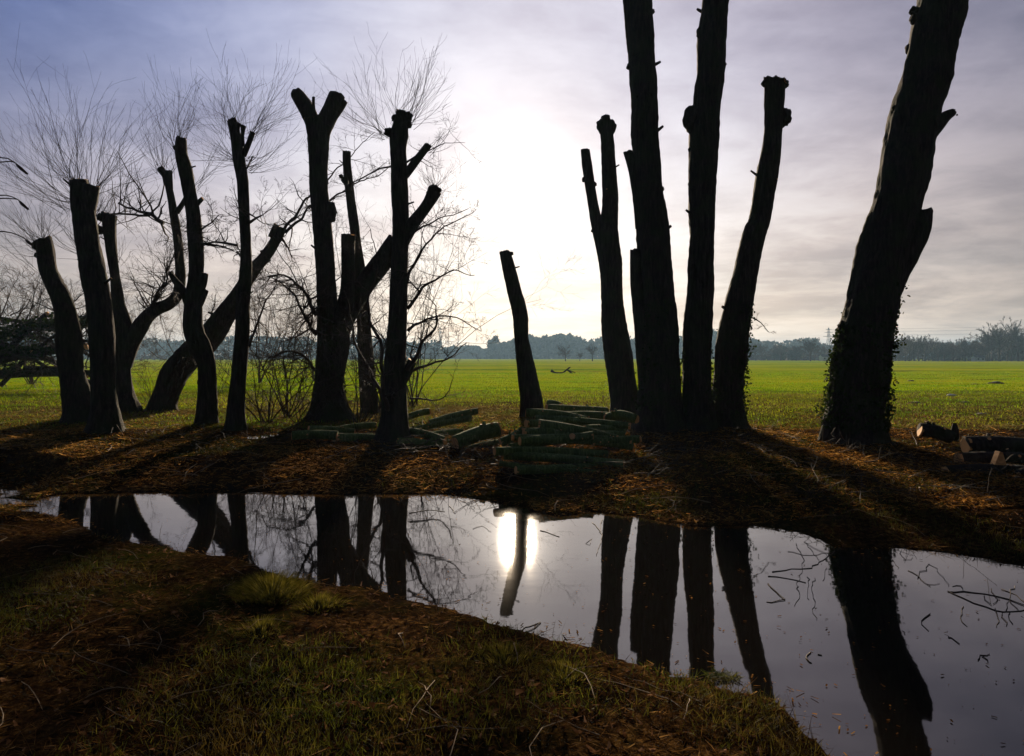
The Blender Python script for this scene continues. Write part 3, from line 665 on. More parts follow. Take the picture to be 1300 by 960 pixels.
for (x, y, n_, L, lab) in [(-40,490,9,7.0,'reddish willow scrub at the far left edge behind the fallen ivy mass'), (40,488,9,6.0,'reddish willow scrub behind the lowest left trunk'),
                        (150,486,8,6.5,'willow scrub behind the double-headed trunk'), (235,482,8,6.0,'thin willow scrub behind the curved limb'),
                        (330,486,7,6.5,'bare willow scrub behind the slender pollard'), (400,484,6,5.5,'bare scrub behind the Y-headed trunk')]:
    shrub('willow_scrub', lab, x, y, n_, L, .035, 3, M_RTWIG, 'bare willows behind the row', spread=.55, nch=(5, 7), rmin=.004, up=.06)

# fallen ivy-clad tree at far left
d = hit(50, 497); base = W(50, 497, d); bz = H1(base.x, base.y)
root = empty('fallen_tree', (base.x, base.y, bz), 'collapsed dark ivy-smothered tree lying low at the far left edge', 'fallen tree')
mb = MB()
for a, b, r in [((-60,470),(110,440),.22), ((-40,500),(60,398),.14), ((20,440),(125,492),.12), ((-60,402),(60,415),.09), ((-50,480),(130,475),.2), ((60,450),(118,395),.1), ((-30,420),(80,480),.09), ((0,490),(80,418),.08), ((-60,440),(40,446),.14), ((30,468),(112,478),.1), ((70,430),(128,462),.07)]:
    woody(mb, [(W(*a, d), r), (W((a[0]+b[0])/2, (a[1]+b[1])/2-4, d+.3), r*.85), (W(*b, d-.2), r*.6)], 10, a[0]*.1, step=.2, rough=.12)
mb.build('trunk', [M_BARK, M_CUT], root, root.location)
mb = MB()
for cx, cy, rx, rz, n_ in [(-45,440,50,18,1300), (15,424,50,9,800), (60,412,42,7,800), (100,408,25,7,400), (-30,468,55,10,1000), (35,445,50,7,600)]:
    c = W(cx, cy, d)
    for _ in range(n_):
        v = Vector((random.gauss(0, .5), random.gauss(0, .5), random.gauss(0, .5)))
        p = c+Vector((v.x*rx*d/F, v.y*1.2, v.z*rz*d/F)); s_ = random.uniform(.05, .10)
        if mnoise.noise(p*2.0) < -.28 or p.z < bz: continue
        u = Vector((random.gauss(0, 1), random.gauss(0, 1), random.gauss(0, 1))).normalized(); v_ = u.orthogonal().normalized(); w_ = u.cross(v_)
        mb.add([p+v_*s_, p+w_*s_*.7, p-v_*s_, p-w_*s_*.7], [(0, 1, 2, 3)])
mb.build('ivy', M_IVY, root, root.location, smooth=False)
mb = MB()
for _ in range(110):
    p = W(random.uniform(-60, 120), random.uniform(400, 480), d)
    grow(mb, p, Vector((random.gauss(0, 1), random.gauss(0, .5), random.gauss(.6, .6))), random.uniform(1, 2.4), .028, 2, .02, .4, (4, 6), rmin=.005)
mb.build('branches', M_TWIG, root, root.location)

# hanging twigs reaching in at far left (from a tree outside the frame)
dl = hit(-60, 545)
pb = W(-75, 545, dl); root = empty('overhanging_tree', (pb.x, pb.y, H1(pb.x, pb.y)), 'tree just outside the left edge whose thin drooping twigs reach into the picture', 'tree')
mb = MB(); woody(mb, [(pb-Vector((0, 0, .3)), .24), (W(-85, 400, dl), .18), (W(-80, 250, dl), .14), (W(-90, 150, dl), .1)], 16, 4.4, .3, groundz=pb.z); mb.build('trunk', [M_BARK, M_CUT], root, root.location)
for pth in ([(-80,240),(-40,212),(0,200),(18,206),(35,221)], [(-80,240),(-40,222),(0,206),(19,206)], [(-80,280),(-35,262),(0,248),(22,253),(36,266)], [(-80,280),(-30,258),(0,252),(22,253)], [(-82,330),(-30,300),(5,294),(30,302),(42,312)]):
    mb = MB(); sp = smooth_path([(W(x, y, dl), .018*(1-i*.16)) for i, (x, y) in enumerate(pth)], .1)
    mb.tube([q for q, _ in sp], [r for _, r in sp], 5)
    if len(pth) == 5: mb.tube([W(pth[3][0]+3, pth[3][1]+3, dl), W((pth[3][0]+pth[4][0])/2, (pth[3][1]+pth[4][1])/2+.5, dl), W(*pth[4], dl)], [.02, .03, .018], 6)
    mb.build('twig', M_TWIG, root, root.location)

# ------------------------------------------------------------------ small things in the water and on the ground
def onwater(l, z=.001): return [Vector(((x-CX)*HC/(y-HY), HC*F/(y-HY), z+random.uniform(0, .004))) for x, y in l]
def wtwig(label, paths, r=.005):
    mb = MB()
    for i, l in enumerate(paths):
        r *= 1; P = smooth_path([(q, r) for q in onwater(l)], .06); P = [q+Vector((random.gauss(0, .006), random.gauss(0, .01), 0)) for q, _ in P]; mb.tube(P, [.6*r*(1 if i < 2 else .6)*(1-.4*k/len(P)) for k in range(len(P))], 5)
    tag(mb.build('floating_twig', M_TWIG, None, onwater([paths[0][0]])[0]), label, 'twig', 'twigs lying in the water')
wtwig('large dark branching twig afloat at the right edge of the water', [[(1204,752),(1225,752),(1250,755),(1280,762),(1310,772)], [(1204,752),(1222,760),(1250,770),(1275,778),(1296,776),(1320,765)],
  [(1258,748),(1262,757),(1266,761),(1261,768)], [(1262,773),(1264,784),(1265,797)], [(1272,780),(1277,795)], [(1280,778),(1286,793)], [(1270,748),(1290,756),(1306,770)], [(1286,744),(1283,758),(1292,775)], [(1250,757),(1258,768)], [(1275,775),(1281,764)], [(1210,745),(1220,744),(1222,750)]], .008)
wtwig('Z-shaped bent twig lying in the water right of the leaning trunk reflection', [[(975,742),(986,752),(995,762),(985,765),(973,766)]], .007)
wtwig('looped dark twig near the near shore below the lone trunk reflection', [[(655,804),(668,798),(680,792),(686,791),(680,797),(664,803)]], .006)
wtwig('curled little twig in open water left of the large branching twig', [[(1182,780),(1175,786),(1172,794),(1181,801)]], .006)
wtwig('thin wavy twig in the water under the large branching twig', [[(1223,771),(1222,780),(1225,795)]], .005)
wtwig('small straight twig in the water at lower right', [[(1203,808),(1210,812),(1218,818)]], .006)
wtwig('forked twig at the bottom right of the water', [[(1240,838),(1247,833),(1258,832)], [(1247,833),(1256,842)]], .005)
wtwig('tiny bent twig at the bottom of the water near the big reflection', [[(1029,830),(1026,838),(1031,843)], [(1038,830),(1046,833)]], .007)
wtwig('short stick crossing the sun reflection beside the lone trunk reflection', [[(686,674),(700,678),(710,682)]], .007)
wtwig('tangle of long thin twigs in the water close under the far bank', [[(980,727),(1005,722),(1030,721),(1060,700)], [(975,732),(1000,735),(1022,740)], [(1010,690),(1020,712),(1012,745)], [(1026,733),(1026,762)], [(1035,735),(1031,755),(1037,787)], [(1012,745),(1016,756),(1010,770)],
  [(1000,700),(1030,706),(1058,700)], [(1045,738),(1050,722)], [(1020,688),(1050,705)], [(1022,690),(1040,712)]], .006)
wtwig('spray of curved stems at the foot of the far bank right of the big reflection', [[(1152,724),(1165,732),(1180,745)], [(1165,735),(1178,716)], [(1178,716),(1192,726),(1205,745)], [(1175,742),(1195,742)], [(1142,700),(1150,712),(1160,708)], [(1128,702),(1140,722)]], .005)
wtwig('thin twigs at the far shore just right of the small headland', [[(752,664),(760,672),(764,685),(756,705)], [(764,660),(762,676)], [(745,690),(752,684),(748,692),(744,690)]], .005)
wtwig('twisted twigs in the water in front of the bushy pollard', [[(520,652),(545,648),(565,650)], [(570,642),(578,652)], [(600,672),(612,668),(622,676)]], .006)

# branch on the field
d = hit(714, 474); mb = MB(); c = W(714, 474, d)
for P in [[(699,472),(706,474),(714,474),(720,470),(731,474)], [(716,473),(722,468),(724,467)], [(720,470),(728,476)], [(704,474),(700,470)]]:
    mb.tube([W(x, y, d)+Vector((0, random.uniform(-.2, .2), .04)) for x, y in P], [.07, .06, .05, .04, .03][:len(P)], 6)
tag(mb.build('fallen_branch', M_BARK, None, c), 'crooked dark branch lying alone out on the green field', 'branch')
# molehills and litter
for i, (x, y, w_, lab) in enumerate([(1157,484,9,'dark molehill on the field right of the big leaning trunk'), (1265,487,16,'long low molehill on the field near the right edge'), (1163,512,12,'dark soil heap at the near rim of the field behind the short log'),
                      (1226,511,9,'small dark soil heap on the near field beyond the right logs'), (1248,527,16,'broad dark clod between field and right logs'), (1238,488,7,'tiny dark molehill beside the long low one')]):
    d = hit(x, y); c = W(x, y, d); c.z = H1(c.x, c.y); mb = MB(); r = w_*.5*d/F
    lump(mb, c, r, i*1.1, (1, .9, .32)); lump(mb, c+Vector((r*.8, .1, 0)), r*.6, i+4., (1, .9, .3)); lump(mb, c+Vector((-r*.9, .05, 0)), r*.5, i+9., (1, .9, .25))
    tag(mb.build('molehill', M_MOLE, None, c), lab, 'molehill')
d = hit(1208, 503); c = W(1208, 503, d); c.z = H1(c.x, c.y)+.03; mb = MB(); lump(mb, c, .11, 3., (1.4, .6, .35))
tag(mb.build('crumpled_paper', M_PAPER, None, c), 'scrap of white litter lying on the green field at right', 'litter')

# ------------------------------------------------------------------ far side of the field
def bare_tree_mesh(name, h, seed, spread=.55, dense=4, r=.06):
    random.seed(seed); mb = MB()
    th = h*.22
    mb.tube([Vector((0, 0, -.3)), Vector((.05*h*random.uniform(-.3, .3), 0, th)), Vector((0, 0, h*.45))], [h*.028, h*.022, h*.012], 7)
    cm = MB()
    for k in range(dense+6):
        z0 = random.uniform(.16, .45)*h; a = random.uniform(0, 6.28); el = random.uniform(.3, 1.3)
        grow(cm, Vector((0, 0, z0)), Vector((math.cos(a)*math.cos(el)*1.2, math.sin(a)*math.cos(el)*1.2, math.sin(el))), h*random.uniform(.3, .52), h*.012, 3, .10, .3, (4, 6), (.35, .85), .55, 5, 3, r*.35, .2)
    return mb, cm
PROT = []
for k, (h, sd, dn) in enumerate([(9, 101, 8), (8, 102, 10), (11, 103, 9), (7, 104, 11), (10, 105, 7)]):
    a, b = bare_tree_mesh('t', h, sd, dense=dn)
    PROT.append((h, a, b))
random.seed(99)
PM = {}
def far_tree(px, d, height, k, label, group, name='bare_tree', cat='tree'):
    h, a, b = PROT[k]; x = (px-CX)*d/F; z = H1(x, d)
    o = empty(name, (x, d, z), label, cat, group); s_ = height/h; o.scale = (s_*random.uniform(.9, 1.25), s_, s_); o.rotation_euler.z = random.uniform(0, 6.28)
    if k not in PM:
        t = a.build('trunk', M_TWIG, o); c = b.build('crown', M_TWIG, o); PM[k] = (t, c)
    else:
        for q in PM[k]:
            c = q.copy(); COL.objects.link(c); c.parent = o
    return o
# medium distance: lone little trees, then the hedgerow line
far_tree(718, 230, 6.5, 1, 'left and widest of the three little bare trees on the far field', 'three little trees across the field')
far_tree(736, 230, 3.6, 3, 'lowest, bush-like middle one of the three little trees on the far field', 'three little trees across the field')
far_tree(752, 230, 7.0, 0, 'round-topped right one of the three little bare trees on the far field', 'three little trees across the field')
far_tree(1029, 240, 9.6, 3, 'tallest round bare tree in the clump left of the big leaning trunk', 'far clump')
x = 945
while x < 1062:
    far_tree(x, random.uniform(270, 330), random.uniform(7, 10), random.randint(0, 4), 'bare tree in the far clump between the two rightmost trunks', 'bare trees in the far clump'); x += random.uniform(5, 9)
x = 1126
while x < 1330:
    hh = 10.2+1.4*math.sin(x*.03)+(2.6 if x > 1250 else 0)
    far_tree(x, random.uniform(230, 290), hh*random.uniform(.8, 1.15), random.randint(0, 4), 'brown bare tree in the hedgerow right of the big leaning trunk', 'bare trees in the right hedgerow'); x += random.uniform(3, 5.5)
x = -30
while x < 480:
    far_tree(x, random.uniform(300, 360), random.uniform(5, 8), random.randint(0, 4), 'hazy bare tree across the field behind the left pollards', 'bare trees behind the left pollards'); x += random.uniform(10, 22)
# hedge under the right trees and far-off wood: nobody could count these
def leafmass(name, segs, mt, label, q, sz):
    V = []
    for (x0, x1, d0, d1, h0, h1, n_) in segs:
        t = rng.random(n_); px = x0+(x1-x0)*t; dd = d0+(d1-d0)*rng.random(n_)
        xx = (px-CX)*dd/F
        top = h0+(h1-h0)*t+ (vnoise(xx*.06, dd*0+3.3)*.9+vnoise(xx*.22, dd*0+8.3)*.7+vnoise(xx*.7, dd*.02)*.35)*(h0*.6)
        zz = rng.random(n_)**.8*np.maximum(top, .5)
        V.append(np.stack([xx, dd, zz], 1))
    P = np.concatenate(V); n_ = len(P)
    u = rng.normal(size=(n_, 3)); u /= np.linalg.norm(u, axis=1)[:, None]; v = rng.normal(size=(n_, 3)); v -= u*(u*v).sum(1)[:, None]; v /= np.linalg.norm(v, axis=1)[:, None]
    s_ = (sz*(0.5+rng.random(n_)))[:, None]
    VV = np.concatenate([P+u*s_, P+v*s_*.7, P-u*s_, P-v*s_*.7], 0).reshape(4, n_, 3).transpose(1, 0, 2).reshape(-1, 3)
    VV[:, 2] = np.maximum(VV[:, 2], .02)
    o = np_mesh(name, VV, np.arange(n_*4).reshape(n_, 4), mt)
    return tag(o, label, kind='stuff')
leafmass('distant_wood', [(-500,560,560,600,15,16,22000), (540,640,600,640,11,10,5000), (620,960,560,600,18,17,20000), (940,1080,520,560,15,11,7000), (1080,1900,520,560,11,13,16000)], M_WOOD_FAR, 'hazy blue wood along the horizon', 0, 1.5)
leafmass('hedge_undergrowth', [(1120,1500,262,272,5,6.6,9000), (935,1075,300,312,2.6,3.4,3000), (-200,500,345,352,2.2,2.4,5000)], M_TWIG, 'low brown undergrowth at the far edge of the field', 0, .45)
# bigger bushes in the right hedgerow, evergreen look
for i, (x, dd, r_, lab) in enumerate([(991,290,3.4,'dark dense round bush at the left of the far clump'), (1010,285,2.9,'lower dark bush beside the tallest round tree'), (1196,250,3.4,'dark dense bush low in the right hedgerow'), (1285,250,4.2,'largest dark bush near the right edge of the hedgerow')]):
    n_ = 1500; c = np.array([(x-CX)*dd/F, dd, r_*.85]); v = rng.normal(size=(n_, 3)); v /= np.linalg.norm(v, axis=1)[:, None]; P = c+v*(rng.random((n_, 1))**.35)*r_*np.array([1.15, 1, .95])*(1+.25*rng.random((n_, 1)))
    P[:, 2] = np.maximum(P[:, 2], .35)
    u = rng.normal(size=(n_, 3)); u /= np.linalg.norm(u, axis=1)[:, None]; w_ = np.cross(u, v); s_ = .32
    VV = np.stack([P+u*s_, P+w_*s_, P-u*s_, P-w_*s_], 1).reshape(-1, 3); zz = H1(c[0], c[1]); 
    VV -= np.array([c[0], c[1], 0]); o = np_mesh('far_bush', VV, np.arange(n_*4).reshape(n_, 4), M_WOOD_FAR); o.location = (c[0], c[1], zz)
    tag(o, lab, 'bush')

def house(px, d, w_, h, dp, label):
    x = (px-CX)*d/F; z = H1(x, d); o = empty('small_building', (x, d, z), label, 'building')
    mb = MB(); a = w_/2; mb.add([(-a,0,-.2),(a,0,-.2),(a,dp,-.2),(-a,dp,-.2),(-a,0,h),(a,0,h),(a,dp,h),(-a,dp,h),(-a,dp/2,h*1.5),(a,dp/2,h*1.5)], [(0,1,5,4),(1,2,6,9,5),(2,3,7,6),(3,0,4,8,7)]); mb.build('wall', M_WALLP, o, smooth=False)
    mb = MB(); b = a+.3; mb.add([(-b,-.3,h-.12),(b,-.3,h-.12),(b,dp/2,h*1.5+.05),(-b,dp/2,h*1.5+.05),(b,dp+.3,h-.12),(-b,dp+.3,h-.12)], [(0,1,2,3),(3,2,4,5)]); mb.build('roof', M_ROOF, o, smooth=False)
    for k in (-.25, .25):
        mb = MB(); xx = k*w_; mb.add([(xx-.3,-.02,h*.4),(xx+.3,-.02,h*.4),(xx+.3,-.02,h*.8),(xx-.3,-.02,h*.8)], [(0,1,2,3)]); mb.build('window', M_ROOF, o, smooth=False)
house(1245, 225, 3.0, 1.3, 2.5, 'small pale low building in front of the right hedgerow')
house(1050, 260, 3.5, 1.6, 3, 'tiny pale low shed just left of the big leaning trunk on the far field')

def pylon(px, d, h, label):
    x = (px-CX)*d/F; o = empty('pylon', (x, d, H1(x, d)), label, 'pylon', 'power pylons on the horizon'); mb = MB(); r = .09
    lv = [(0, 2.4), (h*.3, 1.6), (h*.55, 1.0), (h*.75, .7), (h*.88, .6), (h, .1)]
    for sx in (-1, 1):
        for sy in (-1, 1):
            mb.tube([Vector((sx*b, sy*b, z)) for z, b in lv], [r*1.4]*len(lv), 4)
    for (z0, b0), (z1, b1) in zip(lv, lv[1:]):
        for sy in (-1, 1):
            mb.tube([Vector((-b0, sy*b0, z0)), Vector((b1, sy*b1, z1))], [r, r], 3); mb.tube([Vector((b0, sy*b0, z0)), Vector((-b1, sy*b1, z1))], [r, r], 3)
            mb.tube([Vector((-b1, sy*b1, z1)), Vector((b1, sy*b1, z1))], [r, r], 3)
    mb.build('tower', M_STEEL, o)
    for z, L in ((h*.72, 4.2), (h*.84, 3.4), (h*.94, 2.4)):
        mb = MB(); mb.tube([Vector((-L, 0, z)), Vector((0, 0, z+.5)), Vector((L, 0, z))], [r, r*1.3, r], 4); mb.tube([Vector((-L, 0, z)), Vector((L, 0, z))], [r, r], 4); mb.build('crossarm', M_STEEL, o)
    return o
pylon(1052, 520, 24, 'faint steel pylon above the clump left of the big leaning trunk')
pylon(559, 560, 26, 'faint steel pylon behind the spreading twigs of the bushy pollard')
pylon(1900, 380, 28, 'power pylon outside the right edge carrying the cables')
# cables
mb = MB()
A = W(1052, 420, 520); B = W(1900, 385, 380)
for dz, off in ((-5.5, 4.2), (-3, 3.4), (-1, 2.4)):
    for s_ in (-1, 1):
        P = []
        for k in range(25):
            t = k/24; p = A.lerp(B, t); p.x += s_*off*.3; p.y += s_*off; p.z = 24+dz+t*3-22*t*(1-t)*.25; P.append(p)
        mb.tube(P, [.035]*25, 3)
tag(mb.build('power_cable', M_STEEL), 'thin sagging power cables crossing the sky low at right', 'power cable')

# ------------------------------------------------------------------ ground cover
def scatter(n, dmin, dmax, wpow=1.6, wide=.85, extra=1.2, xr=None):
    t = rng.random(n); k = 1-wpow+1     # sample d with density ~ d^(1-wpow)
    e = 2-wpow; d = (dmin**e+(dmax**e-dmin**e)*t)**(1/e)
    x = (rng.random(n)*2-1)*(wide*d+extra); return x, d
def strips(name, x, y, L, wd, lift, mt, label, lean, seg=2, keep=None, zoff=0, droop=.5, rel=True):
    """n bent strips; lean 0 lying .. 1 upright"""
    z = H(x, y) if rel else np.full(len(x), .008)
    ok = np.ones(len(x), bool) if keep is None else keep(x, y, z)
    x, y, z, L, wd = x[ok], y[ok], z[ok], L[ok], wd[ok]; n = len(x)
    a = rng.random(n)*2*np.pi; el = np.clip(lean+rng.normal(size=n)*.22, .02, 1.5)
    dx, dy = np.cos(a)*np.cos(el), np.sin(a)*np.cos(el); dz = np.sin(el)
    b = a+np.pi/2+rng.normal(size=n)*.5; sx, sy = np.cos(b)*wd/2, np.sin(b)*wd/2; sz = rng.normal(size=n)*wd*.3
    rows = []
    px_, py_, pz_ = x, y, z+lift*rng.random(n)
    for k in range(seg+1):
        t = k/seg; w_ = 1-.75*t
        rows.append(np.stack([px_-sx*w_, py_-sy*w_, pz_-sz*w_], 1)); rows.append(np.stack([px_+sx*w_, py_+sy*w_, pz_+sz*w_], 1))
        px_ = px_+dx*L/seg; py_ = py_+dy*L/seg; pz_ = pz_+dz*L/seg-droop*L/seg*(t+.3)*(rng.random(n))
    V = np.stack(rows, 1).reshape(-1, 3); m_ = 2*(seg+1)
    base = (np.arange(n)*m_)[:, None]
    Fc = np.concatenate([base+np.array([2*k, 2*k+1, 2*k+3, 2*k+2]) for k in range(seg)], 0)
    o = np_mesh(name, V, Fc, mt); return tag(o, label, kind='stuff')
def noisemask(x, y, s_, off, lo, hi): return np.clip((fbm(x*s_+off, y*s_+off, 4)-lo)/(hi-lo), 0, 1)
def dry(x, y, z): return (z > .003)
# dead straw and bracken litter
x, y = scatter(150000, 6.5, 19, 1.9); L = .04+.15*rng.random(len(x))**2
strips('dead_straw', x, y, L, .002+.0005*y*(0.5+rng.random(len(x))), .02, M_STRAW, 'orange brown dead straw over the far bank', .16, 2,
       lambda x, y, z: dry(x, y, z) & (y < 13.6+1.5*rng.normal(size=len(x))) & (rng.random(len(x)) < .05+.95*noisemask(x, y, .9, 3, -.22, .3)))
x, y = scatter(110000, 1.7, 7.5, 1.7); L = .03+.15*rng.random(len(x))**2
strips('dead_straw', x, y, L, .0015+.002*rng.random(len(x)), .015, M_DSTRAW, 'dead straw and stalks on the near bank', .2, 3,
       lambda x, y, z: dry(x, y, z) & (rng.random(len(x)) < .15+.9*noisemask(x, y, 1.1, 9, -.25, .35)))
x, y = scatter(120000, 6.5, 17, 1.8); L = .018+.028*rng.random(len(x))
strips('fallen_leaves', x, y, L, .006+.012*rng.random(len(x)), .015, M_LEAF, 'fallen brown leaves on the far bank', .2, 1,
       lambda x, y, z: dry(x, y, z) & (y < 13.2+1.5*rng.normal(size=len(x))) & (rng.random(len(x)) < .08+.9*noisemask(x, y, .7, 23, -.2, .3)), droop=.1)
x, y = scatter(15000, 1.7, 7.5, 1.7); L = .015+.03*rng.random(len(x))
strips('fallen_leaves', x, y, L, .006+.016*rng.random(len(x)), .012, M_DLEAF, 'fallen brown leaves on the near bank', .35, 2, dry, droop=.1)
# grass on the near bank
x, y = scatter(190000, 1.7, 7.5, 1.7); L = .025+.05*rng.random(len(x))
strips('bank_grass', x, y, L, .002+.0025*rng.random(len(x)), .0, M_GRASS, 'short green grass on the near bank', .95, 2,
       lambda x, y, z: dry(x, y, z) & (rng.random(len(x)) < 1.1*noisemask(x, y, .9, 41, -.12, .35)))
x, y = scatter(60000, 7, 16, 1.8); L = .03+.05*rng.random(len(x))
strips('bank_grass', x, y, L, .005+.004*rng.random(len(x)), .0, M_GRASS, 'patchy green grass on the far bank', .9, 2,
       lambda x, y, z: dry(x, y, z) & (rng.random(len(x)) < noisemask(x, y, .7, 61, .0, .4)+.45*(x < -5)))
# field blades
x, y = scatter(170000, 12.5, 60, 2.1); L = .025+.035*rng.random(len(x))
strips('field_grass', x, y, L*(1+y*.004), .006+.0007*y, .0, M_FIELD, 'bright green grass of the field', 1.1, 1,
       lambda x, y, z: (y+(fbm(x*.22, y*.22, 3))*10-.03*x+rng.normal(size=len(x))*3.2) > 18, droop=.15)
x, y = scatter(90000, 12, 26, 1.9); L = .04+.07*rng.random(len(x))
strips('dead_straw', x, y, L, .004+.0007*y, .01, M_PSTRAW, 'pale straw along the near rim of the field', .5, 1)
# tussocks
def tussock(px, py, n_, h, w_, label, mt=None):
    mt = mt or M_TUFT; n_ = int(n_*.4)
    d = hit(px, py); c = W(px, py, d)
    r = rng.random(n_)**.7*w_; a = rng.random(n_)*6.283; x = c.x+r*np.cos(a); y = c.y+r*np.sin(a); z = H(x, y)
    hh = h*(1-.45*(r/w_)**2)*(.6+.5*rng.random(n_)); rows = []
    lx, ly = np.cos(a)*(r/w_*.8+.15), np.sin(a)*(r/w_*.8+.15)
    wd = .0024+.0022*rng.random(n_); b = a+1.57+rng.normal(size=n_)*.6
    for k in range(4):
        t = k/3; ww = wd*(1-.85*t); px_ = x+lx*hh*t*t*1.1; py_ = y+ly*hh*t*t*1.1; pz_ = z+hh*(t-.28*t*t*(r/w_+.4))-.01
        rows.append(np.stack([px_-np.cos(b)*ww, py_-np.sin(b)*ww, pz_], 1)); rows.append(np.stack([px_+np.cos(b)*ww, py_+np.sin(b)*ww, pz_], 1))
    V = np.stack(rows, 1).reshape(-1, 3)-np.array([c.x, c.y, 0]); base = (np.arange(n_)*8)[:, None]
    Fc = np.concatenate([base+np.array([2*k, 2*k+1, 2*k+3, 2*k+2]) for k in range(3)], 0)
    o = np_mesh('grass_tussock', V, Fc, mt); o.location = (c.x, c.y, 0); o['label'] = label; o['category'] = 'grass tussock'
tussock(345, 757, 3800, .17, .24, 'big rounded grass tussock on the near bank at the water edge')
tussock(405, 768, 1200, .10, .16, 'smaller grass tussock just right of the big rounded one')
tussock(330, 800, 900, .08, .15, 'low grass tussock in front of the big rounded one')
tussock(640, 838, 1200, .07, .18, 'green grass clump on the near bank below the lone trunk reflection')
tussock(720, 858, 1200, .06, .18, 'green grass clump at the lower shore between two trunk reflections')
tussock(250, 640, 500, .09, .14, 'low tussock on the edge of the far shore at left')
# small islet of grass in the water
c = onwater([(918, 861)])[0]; x = c.x+np.clip(rng.normal(size=500), -1.6, 1.6)*.045; y = c.y+np.clip(rng.normal(size=500), -1.6, 1.6)*.025
o = strips('grass_islet', x, y, .02+.03*rng.random(500), np.full(500, .003), .0, M_GRASS, 'x', .35, 2, rel=False); del o['kind']
tag(o, 'tiny green weed islet floating between two trunk reflections near the lower shore', 'weed')
# floating debris
def inpond(m0, m1): return lambda x, y, z: (sdist(POND, x, y) < -m0) & (sdist(POND, x, y) > -m1)
x, y = scatter(2200, 2.3, 8.5, 1.2); L = .003+.009*rng.random(len(x))**2
zz = np.full(len(x), .006)
def floaters(x, y, L, wd, name, mt, label, keep):
    ok = keep(x, y, None); x, y, L, wd = x[ok], y[ok], L[ok], wd[ok]; n = len(x)
    a = rng.random(n)*6.283; dx, dy = np.cos(a)*L, np.sin(a)*L; sx, sy = -np.sin(a)*wd, np.cos(a)*wd; z = .003+.004*rng.random(n); t = rng.normal(size=n)*L*.25
    V = np.stack([np.stack([x-dx-sx, y-dy-sy, z], 1), np.stack([x+dx-sx, y+dy-sy, z+abs(t)], 1), np.stack([x+dx+sx, y+dy+sy, z+abs(t)], 1), np.stack([x-dx+sx, y-dy+sy, z], 1)], 1).reshape(-1, 3)
    return tag(np_mesh(name, V, np.arange(n*4).reshape(n, 4), mt), label, kind='stuff')
floaters(x, y, L, L*.4, 'floating_debris', M_LEAF, 'specks of leaf litter floating on the water', inpond(.02, 9))
x, y = scatter(52000, 2.3, 9.5, 1.3); L = .005+.022*rng.random(len(x))**2
floaters(x, y, L, .001+L*.1, 'floating_straw', M_STRAW, 'washed-up bits of straw along the shoreline', lambda x, y, z: (lambda s: (s < .02) & (s > -.01-.2*rng.random(len(x))**4*(1+fbm(x*2, y*2, 2)*2.2)))(sdist(POND, x, y)))
# long fallen stalks on the banks
def stalks(n_, dmin, dmax, L0, L1, r, label):
    x, y = scatter(n_, dmin, dmax, 1.6); z = H(x, y); mb = MB()
    for i in range(n_):
        if z[i] < .02: continue
        a = random.uniform(0, 6.28); L = random.uniform(L0, L1); P = []
        dx, dy = math.cos(a), math.sin(a); px_, py_ = x[i], y[i]; lift = random.uniform(0, .03)
        for k in range(5):
            P.append(Vector((px_, py_, H1(px_, py_)+.006+lift*math.sin(k*.8)))); a += random.gauss(0, .3); px_ += math.cos(a)*L/4; py_ += math.sin(a)*L/4
        mb.tube(P, [r, r, r*.8, r*.7, r*.4], 4, cap=False)
    tag(mb.build('fallen_stalks', M_STALK), label, kind='stuff')
M_STALK = plain('dry_stalk', (.05,.03,.015), (.26,.17,.08), 6)
stalks(240, 1.8, 7, .15, .6, .0025, 'thin dead stalks strewn over the near bank')
stalks(320, 7, 15, .2, .9, .005, 'thin dead stalks strewn over the far bank')

# ------------------------------------------------------------------ air
hz = MB(); X0, X1, Y0, Y1, Z0, Z1 = -1400, 1400, -90, 1400, -2, 34
hz.add([(X0,Y0,Z0),(X1,Y0,Z0),(X1,Y1,Z0),(X0,Y1,Z0),(X0,Y0,Z1),(X1,Y0,Z1),(X1,Y1,Z1),(X0,Y1,Z1)], [(3,2,1,0),(4,5,6,7),(0,1,5,4),(1,2,6,5),(2,3,7,6),(3,0,4,7)])
USE_HAZE = True
if USE_HAZE: tag(hz.build('haze', M_HAZE, smooth=False), 'thin blue winter haze over the field', kind='stuff')

# ------------------------------------------------------------------ sky and sun
EXPO = 1.0
K = 10/2**EXPO
SUN_EL = math.radians(15.0); SUN_AZ = math.atan2(657-CX, F)     # azimuth from +Y toward +X
S = Vector((math.sin(SUN_AZ)*math.cos(SUN_EL), math.cos(SUN_AZ)*math.cos(SUN_EL), math.sin(SUN_EL)))
world = bpy.data.worlds.new('World'); scene.world = world; world.use_nodes = True; nt = world.node_tree; nt.nodes.clear()
out = nt.nodes.new('ShaderNodeOutputWorld'); bg = nt.nodes.new('ShaderNodeBackground'); bg.inputs[1].default_value = .1; nt.links.new(bg.outputs[0], out.inputs[0])
sky = nt.nodes.new('ShaderNodeTexSky'); sky.sky_type = 'NISHITA'; sky.sun_disc = False; sky.sun_elevation = SUN_EL; sky.sun_rotation = SUN_AZ; sky.air_density = 1; sky.dust_density = 1.5
tc = nt.nodes.new('ShaderNodeTexCoord')
nv = nt.nodes.new('ShaderNodeVectorMath'); nv.operation = 'NORMALIZE'; nt.links.new(tc.outputs['Generated'], nv.inputs[0])
dt = nt.nodes.new('ShaderNodeVectorMath'); dt.operation = 'DOT_PRODUCT'; nt.links.new(nv.outputs[0], dt.inputs[0]); dt.inputs[1].default_value = S
ang = mth(nt, 'ARCCOSINE', mth(nt, 'MINIMUM', mth(nt, 'MAXIMUM', dt.outputs['Value'], -1), 1))
